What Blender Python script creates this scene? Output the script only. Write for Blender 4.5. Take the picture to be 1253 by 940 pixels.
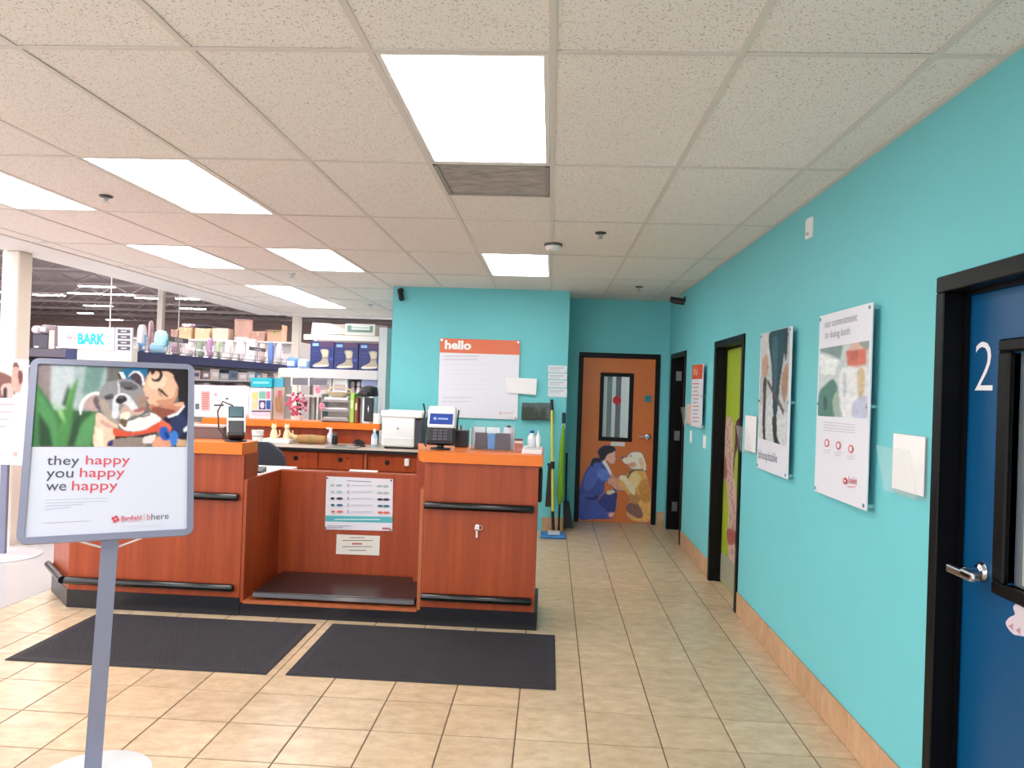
import bpy, bmesh, math, random
import numpy as np
from mathutils import Vector, Matrix
from mathutils.geometry import tessellate_polygon
random.seed(7)
S = bpy.context.scene
C = S.collection
for o in list(bpy.data.objects): bpy.data.objects.remove(o)

# ------------------------------------------------------------------ camera
IW, IH, FPX = 1253.0, 940.0, 903.435
CX, CY, CZ = 0.0301, 0.0, 1.5972
YAW, PITCH, ROLL = 0.05272, 0.00501, 0.03387
_f = Vector((-math.sin(YAW)*math.cos(PITCH), math.cos(YAW)*math.cos(PITCH), math.sin(PITCH)))
_r0 = Vector((math.cos(YAW), math.sin(YAW), 0)); _u0 = _r0.cross(_f)
_r = math.cos(ROLL)*_r0 + math.sin(ROLL)*_u0
_u = -math.sin(ROLL)*_r0 + math.cos(ROLL)*_u0
cam_d = bpy.data.cameras.new('camera'); cam = bpy.data.objects.new('camera', cam_d); C.objects.link(cam)
cam_d.sensor_fit = 'HORIZONTAL'; cam_d.sensor_width = 36.0; cam_d.lens = 36.0*FPX/IW
cam_d.clip_start = 0.05; cam_d.clip_end = 200
cam.matrix_world = Matrix(((_r.x, _u.x, -_f.x, CX), (_r.y, _u.y, -_f.y, CY), (_r.z, _u.z, -_f.z, CZ), (0, 0, 0, 1)))
S.camera = cam
# ------------------------------------------------------------------ world, exposure
w = bpy.data.worlds.new('world'); S.world = w; w.use_nodes = True
w.node_tree.nodes['Background'].inputs[0].default_value = (0.9, 0.92, 1.0, 1)
w.node_tree.nodes['Background'].inputs[1].default_value = 1.9
S.view_settings.view_transform = 'Standard'; S.view_settings.look = 'None'
S.view_settings.gamma = 1.0; S.view_settings.use_curve_mapping = False
S.view_settings.exposure = 0.6
PANEL = 7.4       # emission of the clinic's ceiling panels
STRIP = 90.0      # emission of the store's strip lights

def ray(px, py):
    return _f + (px-IW/2)/FPX*_r - (py-IH/2)/FPX*_u
CAM = Vector((CX, CY, CZ))
def at(px, py, Y):
    d = ray(px, py); return CAM + d*((Y-CY)/d.y)
def atX(px, py, X):
    d = ray(px, py); return CAM + d*((X-CX)/d.x)
def atZ(px, py, Z):
    d = ray(px, py); return CAM + d*((Z-CZ)/d.z)

# ------------------------------------------------------------------ materials
def lin(h):
    h = h.lstrip('#'); v = [int(h[i:i+2], 16)/255 for i in (0, 2, 4)]
    return tuple(c/12.92 if c <= .04045 else ((c+.055)/1.055)**2.4 for c in v)
MATS = {}
def mat(key, col=None, rough=.5, metal=0, spec=.5, emit=0, alpha=1, trans=0, var=0, vscale=3, bump=0, bscale=200, stretch=(1, 1, 1), col2=None, coat=0):
    if key in MATS: return MATS[key]
    m = bpy.data.materials.new(key); m.use_nodes = True; nt = m.node_tree; b = nt.nodes['Principled BSDF']
    c = lin(col) + (1,)
    b.inputs['Base Color'].default_value = c; b.inputs['Roughness'].default_value = rough; b.inputs['Metallic'].default_value = metal
    b.inputs['Specular IOR Level'].default_value = spec; b.inputs['Alpha'].default_value = alpha
    b.inputs['Transmission Weight'].default_value = trans; b.inputs['Coat Weight'].default_value = coat
    if emit: b.inputs['Emission Color'].default_value = c; b.inputs['Emission Strength'].default_value = emit
    if var or col2 or bump:
        tc = nt.nodes.new('ShaderNodeTexCoord'); mp = nt.nodes.new('ShaderNodeMapping'); mp.inputs['Scale'].default_value = stretch
        nt.links.new(tc.outputs['Object'], mp.inputs['Vector'])
        if var or col2:
            n = nt.nodes.new('ShaderNodeTexNoise'); n.inputs['Scale'].default_value = vscale; n.inputs['Detail'].default_value = 5; n.inputs['Roughness'].default_value = .6
            nt.links.new(mp.outputs[0], n.inputs['Vector'])
            rmp = nt.nodes.new('ShaderNodeValToRGB'); rmp.color_ramp.elements[0].position = .3; rmp.color_ramp.elements[1].position = .72
            c2 = lin(col2)+(1,) if col2 else tuple(x*(1-var) for x in c[:3])+(1,)
            rmp.color_ramp.elements[0].color = c2; rmp.color_ramp.elements[1].color = c
            nt.links.new(n.outputs['Fac'], rmp.inputs[0]); nt.links.new(rmp.outputs[0], b.inputs['Base Color'])
        if bump:
            n2 = nt.nodes.new('ShaderNodeTexNoise'); n2.inputs['Scale'].default_value = bscale; n2.inputs['Detail'].default_value = 3
            nt.links.new(mp.outputs[0], n2.inputs['Vector'])
            bp = nt.nodes.new('ShaderNodeBump'); bp.inputs['Strength'].default_value = bump; bp.inputs['Distance'].default_value = .004
            nt.links.new(n2.outputs['Fac'], bp.inputs['Height']); nt.links.new(bp.outputs[0], b.inputs['Normal'])
    MATS[key] = m; return m
def print_mat():
    if 'print' in MATS: return MATS['print']
    m = bpy.data.materials.new('print'); m.use_nodes = True; nt = m.node_tree; b = nt.nodes['Principled BSDF']
    a = nt.nodes.new('ShaderNodeAttribute'); a.attribute_name = 'ink'; nt.links.new(a.outputs['Color'], b.inputs['Base Color'])
    b.inputs['Roughness'].default_value = .35; b.inputs['Specular IOR Level'].default_value = .35
    MATS['print'] = m; return m
def flat(h, rough=.5, **k): return mat('paint_%s_%d' % (h.lstrip('#'), int(rough*100)) + ''.join(k), h, rough, **k)
def tile_mat(key, c1, c2, c3, rough, bump):
    m = bpy.data.materials.new(key); m.use_nodes = True; nt = m.node_tree; b = nt.nodes['Principled BSDF']
    tc = nt.nodes.new('ShaderNodeTexCoord'); oi = nt.nodes.new('ShaderNodeObjectInfo'); add = nt.nodes.new('ShaderNodeVectorMath'); add.operation = 'ADD'
    sc = nt.nodes.new('ShaderNodeVectorMath'); sc.operation = 'SCALE'; sc.inputs['Scale'].default_value = 3.0
    nt.links.new(oi.outputs['Location'], sc.inputs[0]); nt.links.new(tc.outputs['Object'], add.inputs[0]); nt.links.new(sc.outputs[0], add.inputs[1])
    mp = nt.nodes.new('ShaderNodeMapping'); mp.inputs['Scale'].default_value = (1, 1.6, 1); nt.links.new(add.outputs[0], mp.inputs[0])
    n = nt.nodes.new('ShaderNodeTexNoise'); n.inputs['Scale'].default_value = 9; n.inputs['Detail'].default_value = 7; n.inputs['Roughness'].default_value = .65; nt.links.new(mp.outputs[0], n.inputs['Vector'])
    r = nt.nodes.new('ShaderNodeValToRGB'); e = r.color_ramp.elements; e[0].position = .3; e[0].color = lin(c1)+(1,); e[1].position = .7; e[1].color = lin(c3)+(1,)
    k = e.new(.5); k.color = lin(c2)+(1,)
    nt.links.new(n.outputs['Fac'], r.inputs[0])
    hv = nt.nodes.new('ShaderNodeHueSaturation'); mr = nt.nodes.new('ShaderNodeMapRange'); mr.inputs[3].default_value = .93; mr.inputs[4].default_value = 1.05
    nt.links.new(oi.outputs['Random'], mr.inputs[0]); nt.links.new(mr.outputs[0], hv.inputs['Value']); nt.links.new(r.outputs[0], hv.inputs['Color']); nt.links.new(hv.outputs[0], b.inputs['Base Color'])
    b.inputs['Roughness'].default_value = rough
    bp = nt.nodes.new('ShaderNodeBump'); bp.inputs['Strength'].default_value = bump; bp.inputs['Distance'].default_value = .002; nt.links.new(n.outputs['Fac'], bp.inputs['Height']); nt.links.new(bp.outputs[0], b.inputs['Normal'])
    MATS[key] = m; return m
def acoustic_mat():
    m = bpy.data.materials.new('acoustic_tile'); m.use_nodes = True; nt = m.node_tree; b = nt.nodes['Principled BSDF']
    tc = nt.nodes.new('ShaderNodeTexCoord'); oi = nt.nodes.new('ShaderNodeObjectInfo'); add = nt.nodes.new('ShaderNodeVectorMath')
    nt.links.new(oi.outputs['Location'], add.inputs[1]); nt.links.new(tc.outputs['Object'], add.inputs[0])
    n = nt.nodes.new('ShaderNodeTexNoise'); n.inputs['Scale'].default_value = 150; n.inputs['Detail'].default_value = 2; nt.links.new(add.outputs[0], n.inputs['Vector'])
    r = nt.nodes.new('ShaderNodeValToRGB'); e = r.color_ramp.elements; e[0].position = .335; e[0].color = lin('b7aea7')+(1,); e[1].position = .40; e[1].color = lin('f3ede8')+(1,)
    nt.links.new(n.outputs['Fac'], r.inputs[0]); nt.links.new(r.outputs[0], b.inputs['Base Color'])
    b.inputs['Roughness'].default_value = .95; b.inputs['Specular IOR Level'].default_value = .1
    bp = nt.nodes.new('ShaderNodeBump'); bp.inputs['Strength'].default_value = .35; bp.inputs['Distance'].default_value = .003; nt.links.new(n.outputs['Fac'], bp.inputs['Height']); nt.links.new(bp.outputs[0], b.inputs['Normal'])
    MATS['acoustic'] = m; return m

M_TEAL = mat('teal_wall_paint', '74ccd2', .55, spec=.3, var=.05, vscale=1.3, bump=.12, bscale=260)
M_BLACKTRIM = mat('black_frame_paint', '060505', .42, spec=.22)
M_WOOD = mat('cherry_laminate', 'ad4d25', .38, spec=.4, col2='923a18', vscale=2.2, stretch=(9, 9, .55))
M_WOODE = mat('cherry_edge', 'bb6a3e', .4, col2='a55430', vscale=3, stretch=(5, 5, .7))
M_ORANGE = mat('orange_laminate', 'ef7a1c', .35, spec=.45, var=.08, vscale=4, stretch=(1, 5, 5))
M_KICK = mat('black_vinyl_base', '15151b', .35)
M_RUBBER = mat('black_bumper_rubber', '0d0d0f', .22, spec=.6)
M_MAT = mat('entrance_mat_rubber', '38363a', .75, spec=.25, var=.15, vscale=6)
M_WHITE = mat('white_paint', 'ece9e6', .5)
M_BOARD = mat('white_print_board', 'e4e4ec', .35)
M_TBAR = mat('ceiling_grid_enamel', 'dfd7d1', .5)
M_ACO = acoustic_mat()
M_FLOOR = tile_mat('floor_tile', 'b79b79', 'cbb08f', 'dac4a4', .30, .06)
M_BASET = tile_mat('baseboard_tile', 'b88a64', 'c49b76', 'cfaa86', .4, .05)
M_GROUT = mat('grout', '6e5a46', .9)
M_STOREFLOOR = mat('store_floor', 'bdbbba', .14, var=.04, vscale=.8)
M_STEEL = mat('brushed_steel', 'b9bcc0', .28, metal=1)
M_CHROME = mat('chrome', 'd5d8dc', .12, metal=1)
M_GREYMETAL = mat('grey_sign_metal', '83869a', .45, metal=.2)
M_BLACKPL = mat('black_plastic', '17171a', .35)
M_DKGREY = mat('dark_grey_plastic', '3a3d47', .45)
M_WHITEPL = mat('white_plastic', 'eeeeec', .35)
M_PAPER = mat('paper', 'f1efee', .7)
M_CREAM = mat('cream_metal', 'eadfd2', .5)
M_GLASS = mat('clear_glass', 'ffffff', .02, trans=1.0, spec=.5)
def thin_glass(key, tint, a, rough=.05):
    m = bpy.data.materials.new(key); m.use_nodes = True; nt = m.node_tree; nt.nodes.remove(nt.nodes['Principled BSDF'])
    out = nt.nodes['Material Output']; mx = nt.nodes.new('ShaderNodeMixShader'); tr = nt.nodes.new('ShaderNodeBsdfTransparent'); gl = nt.nodes.new('ShaderNodeBsdfPrincipled')
    gl.inputs['Base Color'].default_value = lin(tint)+(1,); gl.inputs['Roughness'].default_value = rough; mx.inputs[0].default_value = a
    nt.links.new(tr.outputs[0], mx.inputs[1]); nt.links.new(gl.outputs[0], mx.inputs[2]); nt.links.new(mx.outputs[0], out.inputs[0]); MATS[key] = m; return m
M_ACRYL = thin_glass('clear_acrylic', 'eef4f6', .13)
M_ACRYL2 = thin_glass('brochure_acrylic', 'eef4f6', .05)
M_PANE = thin_glass('door_pane', 'dfe8ea', .12)
M_PVC = thin_glass('smoked_acrylic', '46544c', .6)

# ------------------------------------------------------------------ mesh helpers
ORG = {}
class MB:
    def __init__(s): s.bm = bmesh.new()
    def _add(s, vs, fs):
        v = [s.bm.verts.new(p) for p in vs]
        for f in fs:
            try: s.bm.faces.new([v[i] for i in f])
            except ValueError: pass
        return s
    def box(s, x0, x1, y0, y1, z0, z1):
        x0, x1 = sorted((x0, x1)); y0, y1 = sorted((y0, y1)); z0, z1 = sorted((z0, z1))
        return s._add([(x0, y0, z0), (x1, y0, z0), (x1, y1, z0), (x0, y1, z0), (x0, y0, z1), (x1, y0, z1), (x1, y1, z1), (x0, y1, z1)],
                      [(3, 2, 1, 0), (4, 5, 6, 7), (0, 1, 5, 4), (1, 2, 6, 5), (2, 3, 7, 6), (3, 0, 4, 7)])
    def rbox(s, x0, x1, y0, y1, z0, z1, r=.01, seg=2):
        t = bmesh.new(); m = MB.__new__(MB); m.bm = t; m.box(x0, x1, y0, y1, z0, z1)
        r = min(r, abs(x1-x0)*.45, abs(y1-y0)*.45, abs(z1-z0)*.45)
        bmesh.ops.bevel(t, geom=list(t.edges), offset=r, segments=seg, profile=.5, affect='EDGES')
        return s.merge(t)
    def merge(s, t, mtx=None):
        if mtx is not None: bmesh.ops.transform(t, matrix=mtx, verts=t.verts)
        mp = {v: s.bm.verts.new(v.co) for v in t.verts}
        for f in t.faces:
            try: s.bm.faces.new([mp[v] for v in f.verts])
            except ValueError: pass
        t.free(); return s
    def tube(s, pts, r, n=10, cap=True, flatten=None):
        pts = [Vector(p) for p in pts]; rs = r if isinstance(r, (list, tuple)) else [r]*len(pts); rings = []
        up = Vector((0, 0, 1)); prev = None
        for i, p in enumerate(pts):
            d = (pts[min(i+1, len(pts)-1)] - pts[max(i-1, 0)]).normalized()
            a = prev if prev is not None else (up if abs(d.dot(up)) < .95 else Vector((1, 0, 0)))
            x = d.cross(a)
            if x.length < 1e-6: x = d.cross(Vector((1, .3, 0)))
            x.normalize(); y = x.cross(d).normalized(); prev = y
            rings.append([s.bm.verts.new(p + x*math.cos(2*math.pi*k/n)*rs[i] + y*math.sin(2*math.pi*k/n)*rs[i]) for k in range(n)])
        for a, b in zip(rings, rings[1:]):
            for k in range(n): s.bm.faces.new((a[k], a[(k+1) % n], b[(k+1) % n], b[k]))
        if cap: s.bm.faces.new(rings[0][::-1]); s.bm.faces.new(rings[-1])
        return s
    def lathe(s, prof, c=(0, 0, 0), n=20, axis='Z'):
        rings = []
        for r, h in prof:
            r = max(r, 1e-4); ring = []
            for k in range(n):
                a = 2*math.pi*k/n; q = (r*math.cos(a), r*math.sin(a), h)
                if axis == 'X': q = (q[2], q[0], q[1])
                if axis == 'Y': q = (q[1], q[2], q[0])
                ring.append(s.bm.verts.new((q[0]+c[0], q[1]+c[1], q[2]+c[2])))
            rings.append(ring)
        for a, b in zip(rings, rings[1:]):
            for k in range(n): s.bm.faces.new((a[k], a[(k+1) % n], b[(k+1) % n], b[k]))
        s.bm.faces.new(rings[0][::-1]); s.bm.faces.new(rings[-1]); return s
    def prism(s, poly, z0, z1, axis='Z'):
        def q(p, z): return (p[0], p[1], z) if axis == 'Z' else ((z, p[0], p[1]) if axis == 'X' else (p[0], z, p[1]))
        n = len(poly); a = [s.bm.verts.new(q(p, z0)) for p in poly]; b = [s.bm.verts.new(q(p, z1)) for p in poly]
        s.bm.faces.new(a[::-1]); s.bm.faces.new(b)
        for i in range(n): s.bm.faces.new((a[i], a[(i+1) % n], b[(i+1) % n], b[i]))
        return s
    def blob(s, c, rx, ry, rz, n=2, jit=0, e=1.0, seg=12):
        t = bmesh.new(); bmesh.ops.create_uvsphere(t, u_segments=seg, v_segments=max(6, seg*2//3), radius=1)
        for v in t.verts:
            q = v.co
            if e != 1: q = Vector([math.copysign(abs(k)**e, k) for k in q])
            j = 1+random.uniform(-jit, jit); v.co = Vector((q.x*rx*j, q.y*ry*j, q.z*rz*j)) + Vector(c)
        return s.merge(t)
    def quad(s, a, b, c, d): return s._add([a, b, c, d], [(0, 1, 2, 3)])
def attach(o, parent):
    if parent is not None: o.parent = parent
    C.objects.link(o); return o
def build(name, mb, m, parent=None, smooth=False, **tags):
    bm = mb.bm; bmesh.ops.recalc_face_normals(bm, faces=list(bm.faces))
    xs = [v.co for v in bm.verts]
    lo = Vector([min(v[i] for v in xs) for i in range(3)]); hi = Vector([max(v[i] for v in xs) for i in range(3)])
    og = Vector(((lo.x+hi.x)/2, (lo.y+hi.y)/2, lo.z))
    bmesh.ops.translate(bm, verts=list(bm.verts), vec=-og)
    me = bpy.data.meshes.new(name); bm.to_mesh(me); bm.free()
    if smooth:
        for p in me.polygons: p.use_smooth = True
        try: me.set_sharp_from_angle(angle=math.radians(40))
        except Exception: pass
    me.materials.append(m)
    o = bpy.data.objects.new(name, me); attach(o, parent)
    o.location = og - (ORG[parent.name] if parent is not None else Vector((0, 0, 0)))
    ORG[o.name] = og
    tag(o, **tags); return o
def tag(o, label=None, cat=None, group=None, kind=None):
    if label: o['label'] = label
    if cat: o['category'] = cat
    if group: o['group'] = group
    if kind: o['kind'] = kind
    return o
def thing(name, label, cat, loc=(0, 0, 0), group=None, rz=0, local=False, kind=None):
    o = bpy.data.objects.new(name, None); o.empty_display_size = .1; C.objects.link(o); o.location = loc; o.rotation_euler = (0, 0, rz)
    ORG[o.name] = Vector((0, 0, 0)) if local else Vector(loc)
    return tag(o, label, cat, group, kind)
def dup(root, loc, rz=None, **tags):
    r = root.copy(); C.objects.link(r); r.location = loc
    if rz is not None: r.rotation_euler = (0, 0, rz)
    for ch in root.children:
        c = ch.copy(); C.objects.link(c); c.parent = r
        for g in ch.children: d = g.copy(); C.objects.link(d); d.parent = c
    tag(r, **tags); return r
def struct(name, mb, m, **k):
    return build(name, mb, m, None, kind='structure', **k)

# ---- flat print: polygons of ink on a plane (posters, murals, box art)
def smooth_loop(pts, k=4):
    n = len(pts); out = []
    for i in range(n):
        p0, p1, p2, p3 = pts[i-1], pts[i], pts[(i+1) % n], pts[(i+2) % n]
        for j in range(k):
            t = j/k
            out.append(tuple(.5*((2*p1[a]) + (-p0[a]+p2[a])*t + (2*p0[a]-5*p1[a]+4*p2[a]-p3[a])*t*t + (-p0[a]+3*p1[a]-3*p2[a]+p3[a])*t**3) for a in (0, 1)))
    return out
def ell(cx, cy, rx, ry, a=0, n=16):
    ca, sa = math.cos(a), math.sin(a)
    return [(cx+rx*math.cos(t)*ca-ry*math.sin(t)*sa, cy+rx*math.cos(t)*sa+ry*math.sin(t)*ca) for t in [2*math.pi*i/n for i in range(n)]]
def rect(x0, y0, x1, y1): return [(x0, y0), (x1, y0), (x1, y1), (x0, y1)]
def clip_poly(poly, f):
    out = []; n = len(poly)
    for i in range(n):
        a, b = poly[i-1], poly[i]; fa, fb = f(a), f(b)
        if (fa >= 0) != (fb >= 0):
            t = fa/(fa-fb); out.append((a[0]+(b[0]-a[0])*t, a[1]+(b[1]-a[1])*t))
        if fb >= 0: out.append(b)
    return out
def prints(name, layers, mapf, N, parent, step=.00025, base=.0006, clip=None, **tags):
    """layers: (hex, polygon, smooth?) in drawing units; mapf: drawing point -> world point on the surface; N: surface normal"""
    V = []; F = []; cols = []; N = Vector(N)
    for i, L in enumerate(layers):
        poly = smooth_loop(L[1]) if len(L) > 2 and L[2] else list(L[1])
        if clip:
            for f in clip: poly = clip_poly(poly, f) if poly else poly
        if len(poly) < 3: continue
        tri = tessellate_polygon([[Vector((p[0], p[1], 0)) for p in poly]])
        b0 = len(V); V += [tuple(mapf(p) + N*(base+step*i)) for p in poly]
        for t in tri: F.append(tuple(b0+k for k in t)); cols.append(lin(L[0])+(1,))
    og = Vector(V[0]); me = bpy.data.meshes.new(name)
    me.from_pydata([tuple(Vector(v)-og) for v in V], [], F); me.update()
    for p in me.polygons:      # face the print outwards
        if p.normal.dot(N) < 0: p.flip()
    me.update()
    ca = me.color_attributes.new('ink', 'FLOAT_COLOR', 'CORNER')
    for p in me.polygons:
        for li in p.loop_indices: ca.data[li].color = cols[p.index]
    me.materials.append(print_mat()); o = bpy.data.objects.new(name, me); attach(o, parent)
    o.location = og - (ORG[parent.name] if parent is not None else Vector((0, 0, 0))); ORG[o.name] = og
    tag(o, **tags); return o
_rng = np.random.default_rng(3)
def _inside(poly, X, Y):
    r = np.zeros(X.shape, bool); n = len(poly)
    for i in range(n):
        (x0, y0), (x1, y1) = poly[i-1], poly[i]
        if y0 == y1: continue
        c = (Y < y0) != (Y < y1); r ^= c & (X < (x1-x0)*(Y-y0)/(y1-y0)+x0)
    return r
def _blur(a, k):
    for _ in range(k):
        p = np.pad(a, ((1, 1), (1, 1), (0, 0)), 'edge'); a = (p[:-2, 1:-1]+p[2:, 1:-1]+p[1:-1, :-2]+p[1:-1, 2:]+2*p[1:-1, 1:-1])/6
    return a
def photo(name, quad, groups, mapf, N, parent, nx, ny, noise=.05, base=.0006, mask=False, gain=1.0):
    """printed photograph: a fine grid whose ink colours come from soft-edged shapes; groups: (layers, softness)"""
    u, v = np.meshgrid(np.linspace(0, 1, nx+1), np.linspace(0, 1, ny+1)); TL, TR, BR, BL = quad; N = Vector(N)
    X = (TL[0]*(1-u)+TR[0]*u)*(1-v)+(BL[0]*(1-u)+BR[0]*u)*v; Y = (TL[1]*(1-u)+TR[1]*u)*(1-v)+(BL[1]*(1-u)+BR[1]*u)*v
    col = np.zeros(X.shape+(3,)); cov = np.zeros(X.shape, bool); first = True
    for layers, k in groups:
        for L in layers:
            poly = smooth_loop(L[1]) if len(L) > 2 and L[2] else L[1]; c = np.array(lin(L[0]))
            if first and not mask: col[:] = c; first = False; continue
            if mask and first: col[:] = c; first = False
            m = _inside(poly, X, Y); col[m] = c; cov |= m
        g = _rng.normal(0, noise, X.shape+(1,)); lo = _blur(_rng.normal(0, noise*5, X.shape+(1,)), 8); col = _blur(col*(1+g+lo), k)
    V = [tuple(mapf((float(X[i, j]), float(Y[i, j])))+N*base) for i in range(ny+1) for j in range(nx+1)]; w_ = nx+1
    F = [(i*w_+j, i*w_+j+1, (i+1)*w_+j+1, (i+1)*w_+j) for i in range(ny) for j in range(nx) if not mask or cov[i, j] or cov[i+1, j+1]]
    og = Vector(V[0]); me = bpy.data.meshes.new(name); me.from_pydata([tuple(Vector(q)-og) for q in V], [], F); me.update()
    if me.polygons[0].normal.dot(N) < 0: me.flip_normals()
    ca = me.color_attributes.new('ink', 'FLOAT_COLOR', 'POINT'); ca.data.foreach_set('color', np.concatenate([np.clip(col*gain, 0, 1), np.ones(X.shape+(1,))], -1).astype(np.float32).ravel())
    if mask:
        bm = bmesh.new(); bm.from_mesh(me); bmesh.ops.delete(bm, geom=[q for q in bm.verts if not q.link_faces], context='VERTS'); bm.to_mesh(me); bm.free()
    me.materials.append(print_mat()); o = bpy.data.objects.new(name, me); attach(o, parent); o.location = og-ORG[parent.name]; ORG[o.name] = og
    return o
def lettering(s, a, b, N, parent, h, m, bold=0, up=.0012, name='lettering'):
    """text whose baseline runs from world point a to b (its full width), glyph height h"""
    cu = bpy.data.curves.new('t', 'FONT'); cu.body = s; cu.size = 1; cu.offset = bold; cu.resolution_u = 3
    t = bpy.data.objects.new('t', cu); C.objects.link(t)
    bpy.context.view_layer.update()
    me = bpy.data.meshes.new_from_object(t); bpy.data.objects.remove(t); bpy.data.curves.remove(cu)
    a, b, N = Vector(a), Vector(b), Vector(N).normalized(); U = (b-a); L = U.length; U.normalize(); Vv = N.cross(U)
    xs = [v.co.x for v in me.vertices]; ys = [v.co.y for v in me.vertices]
    x0, x1 = min(xs), max(xs); hh = max(ys) - 0 if max(ys) > .01 else 1
    for v in me.vertices:
        p = U*((v.co.x-x0)/(x1-x0)*L) + Vv*(v.co.y/hh*h) + N*up; v.co = p
    me.materials.clear(); me.materials.append(m); me.name = name
    o = bpy.data.objects.new(name, me); attach(o, parent)
    o.location = a - (ORG[parent.name] if parent is not None else Vector((0, 0, 0))); ORG[o.name] = a
    return o
def plane_y(Y): return (lambda p: at(p[0], p[1], Y)), Vector((0, -1, 0))
def plane_x(X): return (lambda p: atX(p[0], p[1], X)), Vector((-1, 0, 0))
def crop(x0, y0, s): return lambda pts: [(x0+p[0]/s, y0+p[1]/s) for p in pts]

# ================================================================== THE SETTING
XW, HC = 1.445, 2.70            # right wall, ceiling height
YN = -1.6                      # near end of the lobby, left open so world light reaches the ceiling
YB, YH, XH0, XH1 = 9.0, 8.29, -1.79, 0.21   # back wall, hello wall and its two corners
T, FX0, FY0 = .3326, .2532, 3.3649          # floor tile size and grid origin
XL = -3.6                                    # left end of the tiled floor

# floor: grout bed + tiles
fl = struct('floor', MB().box(XL, XW+.15, YN, 12.2, -.06, -.003), M_GROUT, label='beige ceramic tile floor of the clinic lobby', cat='floor')
G = .0035
def tile_mesh(name, sx, sy, th, m):
    t = MB().box(-sx/2, sx/2, -sy/2, sy/2, -th, 0); bmesh.ops.bevel(t.bm, geom=[e for e in t.bm.edges if all(abs(v.co.z) < 1e-6 for v in e.verts)], offset=.0015, segments=1, affect='EDGES')
    me = bpy.data.meshes.new(name); t.bm.to_mesh(me); t.bm.free(); me.materials.append(m); return me
_tm = {}
rest = MB(); ntile = 0
for i in range(-13, 5):
    for j in range(-29, 27):
        x0, x1 = FX0+T*i, FX0+T*(i+1); y0, y1 = FY0+T*j, FY0+T*(j+1)
        x0, x1 = max(x0, XL), min(x1, XW); y0, y1 = max(y0, YN), min(y1, 12.2)
        if x1-x0 < .02 or y1-y0 < .02: continue
        cx, cy = (x0+x1)/2, (y0+y1)/2
        seen = 1.0 < cy < 5.1 or (5.1 <= cy < 9.0 and cx > -.1)
        if x1 < XH1 and cy > YH: seen = False
        if seen and cy > 9.0: seen = False
        if seen and ntile < 300:
            k = (round(x1-x0, 3), round(y1-y0, 3))
            if k not in _tm: _tm[k] = tile_mesh('floor_tile', k[0]-2*G, k[1]-2*G, .012, M_FLOOR)
            o = bpy.data.objects.new('floor_tile', _tm[k]); o.parent = fl; C.objects.link(o)
            o.location = Vector((cx, cy, random.uniform(-.0004, .0004))) - ORG[fl.name]; ntile += 1
        else: rest.box(x0+G, x1-G, y0+G, y1-G, -.012, 0)
build('floor_tiling', rest, M_FLOOR, fl, kind='stuff')
struct('floor_store', MB().box(-40, XL, -12, 47, -.06, 0).box(XL, 3, 12.2, 47, -.06, 0).box(XL, 6, -12, YN, -.06, 0), M_STOREFLOOR, label='glossy white store floor beyond the beige tiles', cat='floor')

# ceiling: unseen slab added above to block light, grid, tiles
ce = struct('ceiling', MB().box(-5.0, XW+.15, YN, 12.4, 2.735, 2.80), mat('light_block_slab', '6b635d', .9), label='suspended ceiling of speckled acoustic tiles in a pale grid', cat='ceiling')
Y0 = 2.417
LIGHTS = [(-1, 0), (-4, 1), (-6, 1), (-6, 3), (-4, 3), (-1, 3), (-6, 5), (-6, 6), (-4, -1), (-6, -1)]
grid = MB(); tw = .012
for i in range(-7, 3): grid.box(.61*i-tw, .61*i+tw, YN, 12.0, HC-.001, HC+.002); grid.box(.61*i-.004, .61*i+.004, YN, 12, HC+.002, HC+.03)
for j in range(-3, 8): grid.box(-4.45, XW, Y0+1.22*j-tw, Y0+1.22*j+tw, HC-.0012, HC+.0018)
grid.box(-.61, 0, Y0+1.22+.61-tw, Y0+1.22+.61+tw, HC-.0012, HC+.0018)
grid.box(XW-.022, XW, YN, YB, HC-.003, HC+.001).box(-4.475, -4.45, YN, 12, HC-.003, HC+.03)
build('ceiling_grid', grid, M_TBAR, ce)
_cm = {}; back = MB()
def ctile(x0, x1, y0, y1):
    k = (round(x1-x0, 3), round(y1-y0, 3))
    if k not in _cm: _cm[k] = tile_mesh('ceiling_tile', k[0]-.012, k[1]-.012, .015, M_ACO)
    o = bpy.data.objects.new('ceiling_tile', _cm[k]); o.parent = ce; C.objects.link(o)
    o.location = Vector(((x0+x1)/2+random.uniform(-.002, .002), (y0+y1)/2+random.uniform(-.003, .003), HC+.0178+random.uniform(-.001, .0012))) - ORG[ce.name]
    o.rotation_euler = (random.uniform(-.001, .001), random.uniform(-.0015, .0015), 0)
for i in range(-8, 3):
    for j in range(-4, 8):
        if (i, j) in LIGHTS: continue
        x0, x1 = max(.61*i, -4.45), min(.61*(i+1), XW); y0, y1 = max(Y0+1.22*j, YN), min(Y0+1.22*(j+1), 12.0)
        if y1 <= y0: continue
        if i == -1 and j == 1: ctile(x0, x1, y0+.61, y1); continue
        hid = y0 > YH and (x0 > XH0-.1)
        if x0 > .1 and y0 > YB: hid = True
        if j < -1 or hid:
            if not (hid and y0 > 9.5): back.box(x0+.006, x1-.006, y0+.006, y1-.006, HC+.005, HC+.02)
        else: ctile(x0, x1, y0, y1)
build('ceiling_tiling', back, M_ACO, ce, kind='stuff')
struct('trim_1', MB().box(-5.0, -4.475, YN, 12.4, HC-.002, HC+.10).box(-4.475, -1.0, 12.0, 12.4, HC-.02, HC+.10), M_WHITE, label='white plaster band edging the clinic ceiling towards the store', cat='ceiling border')

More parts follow.
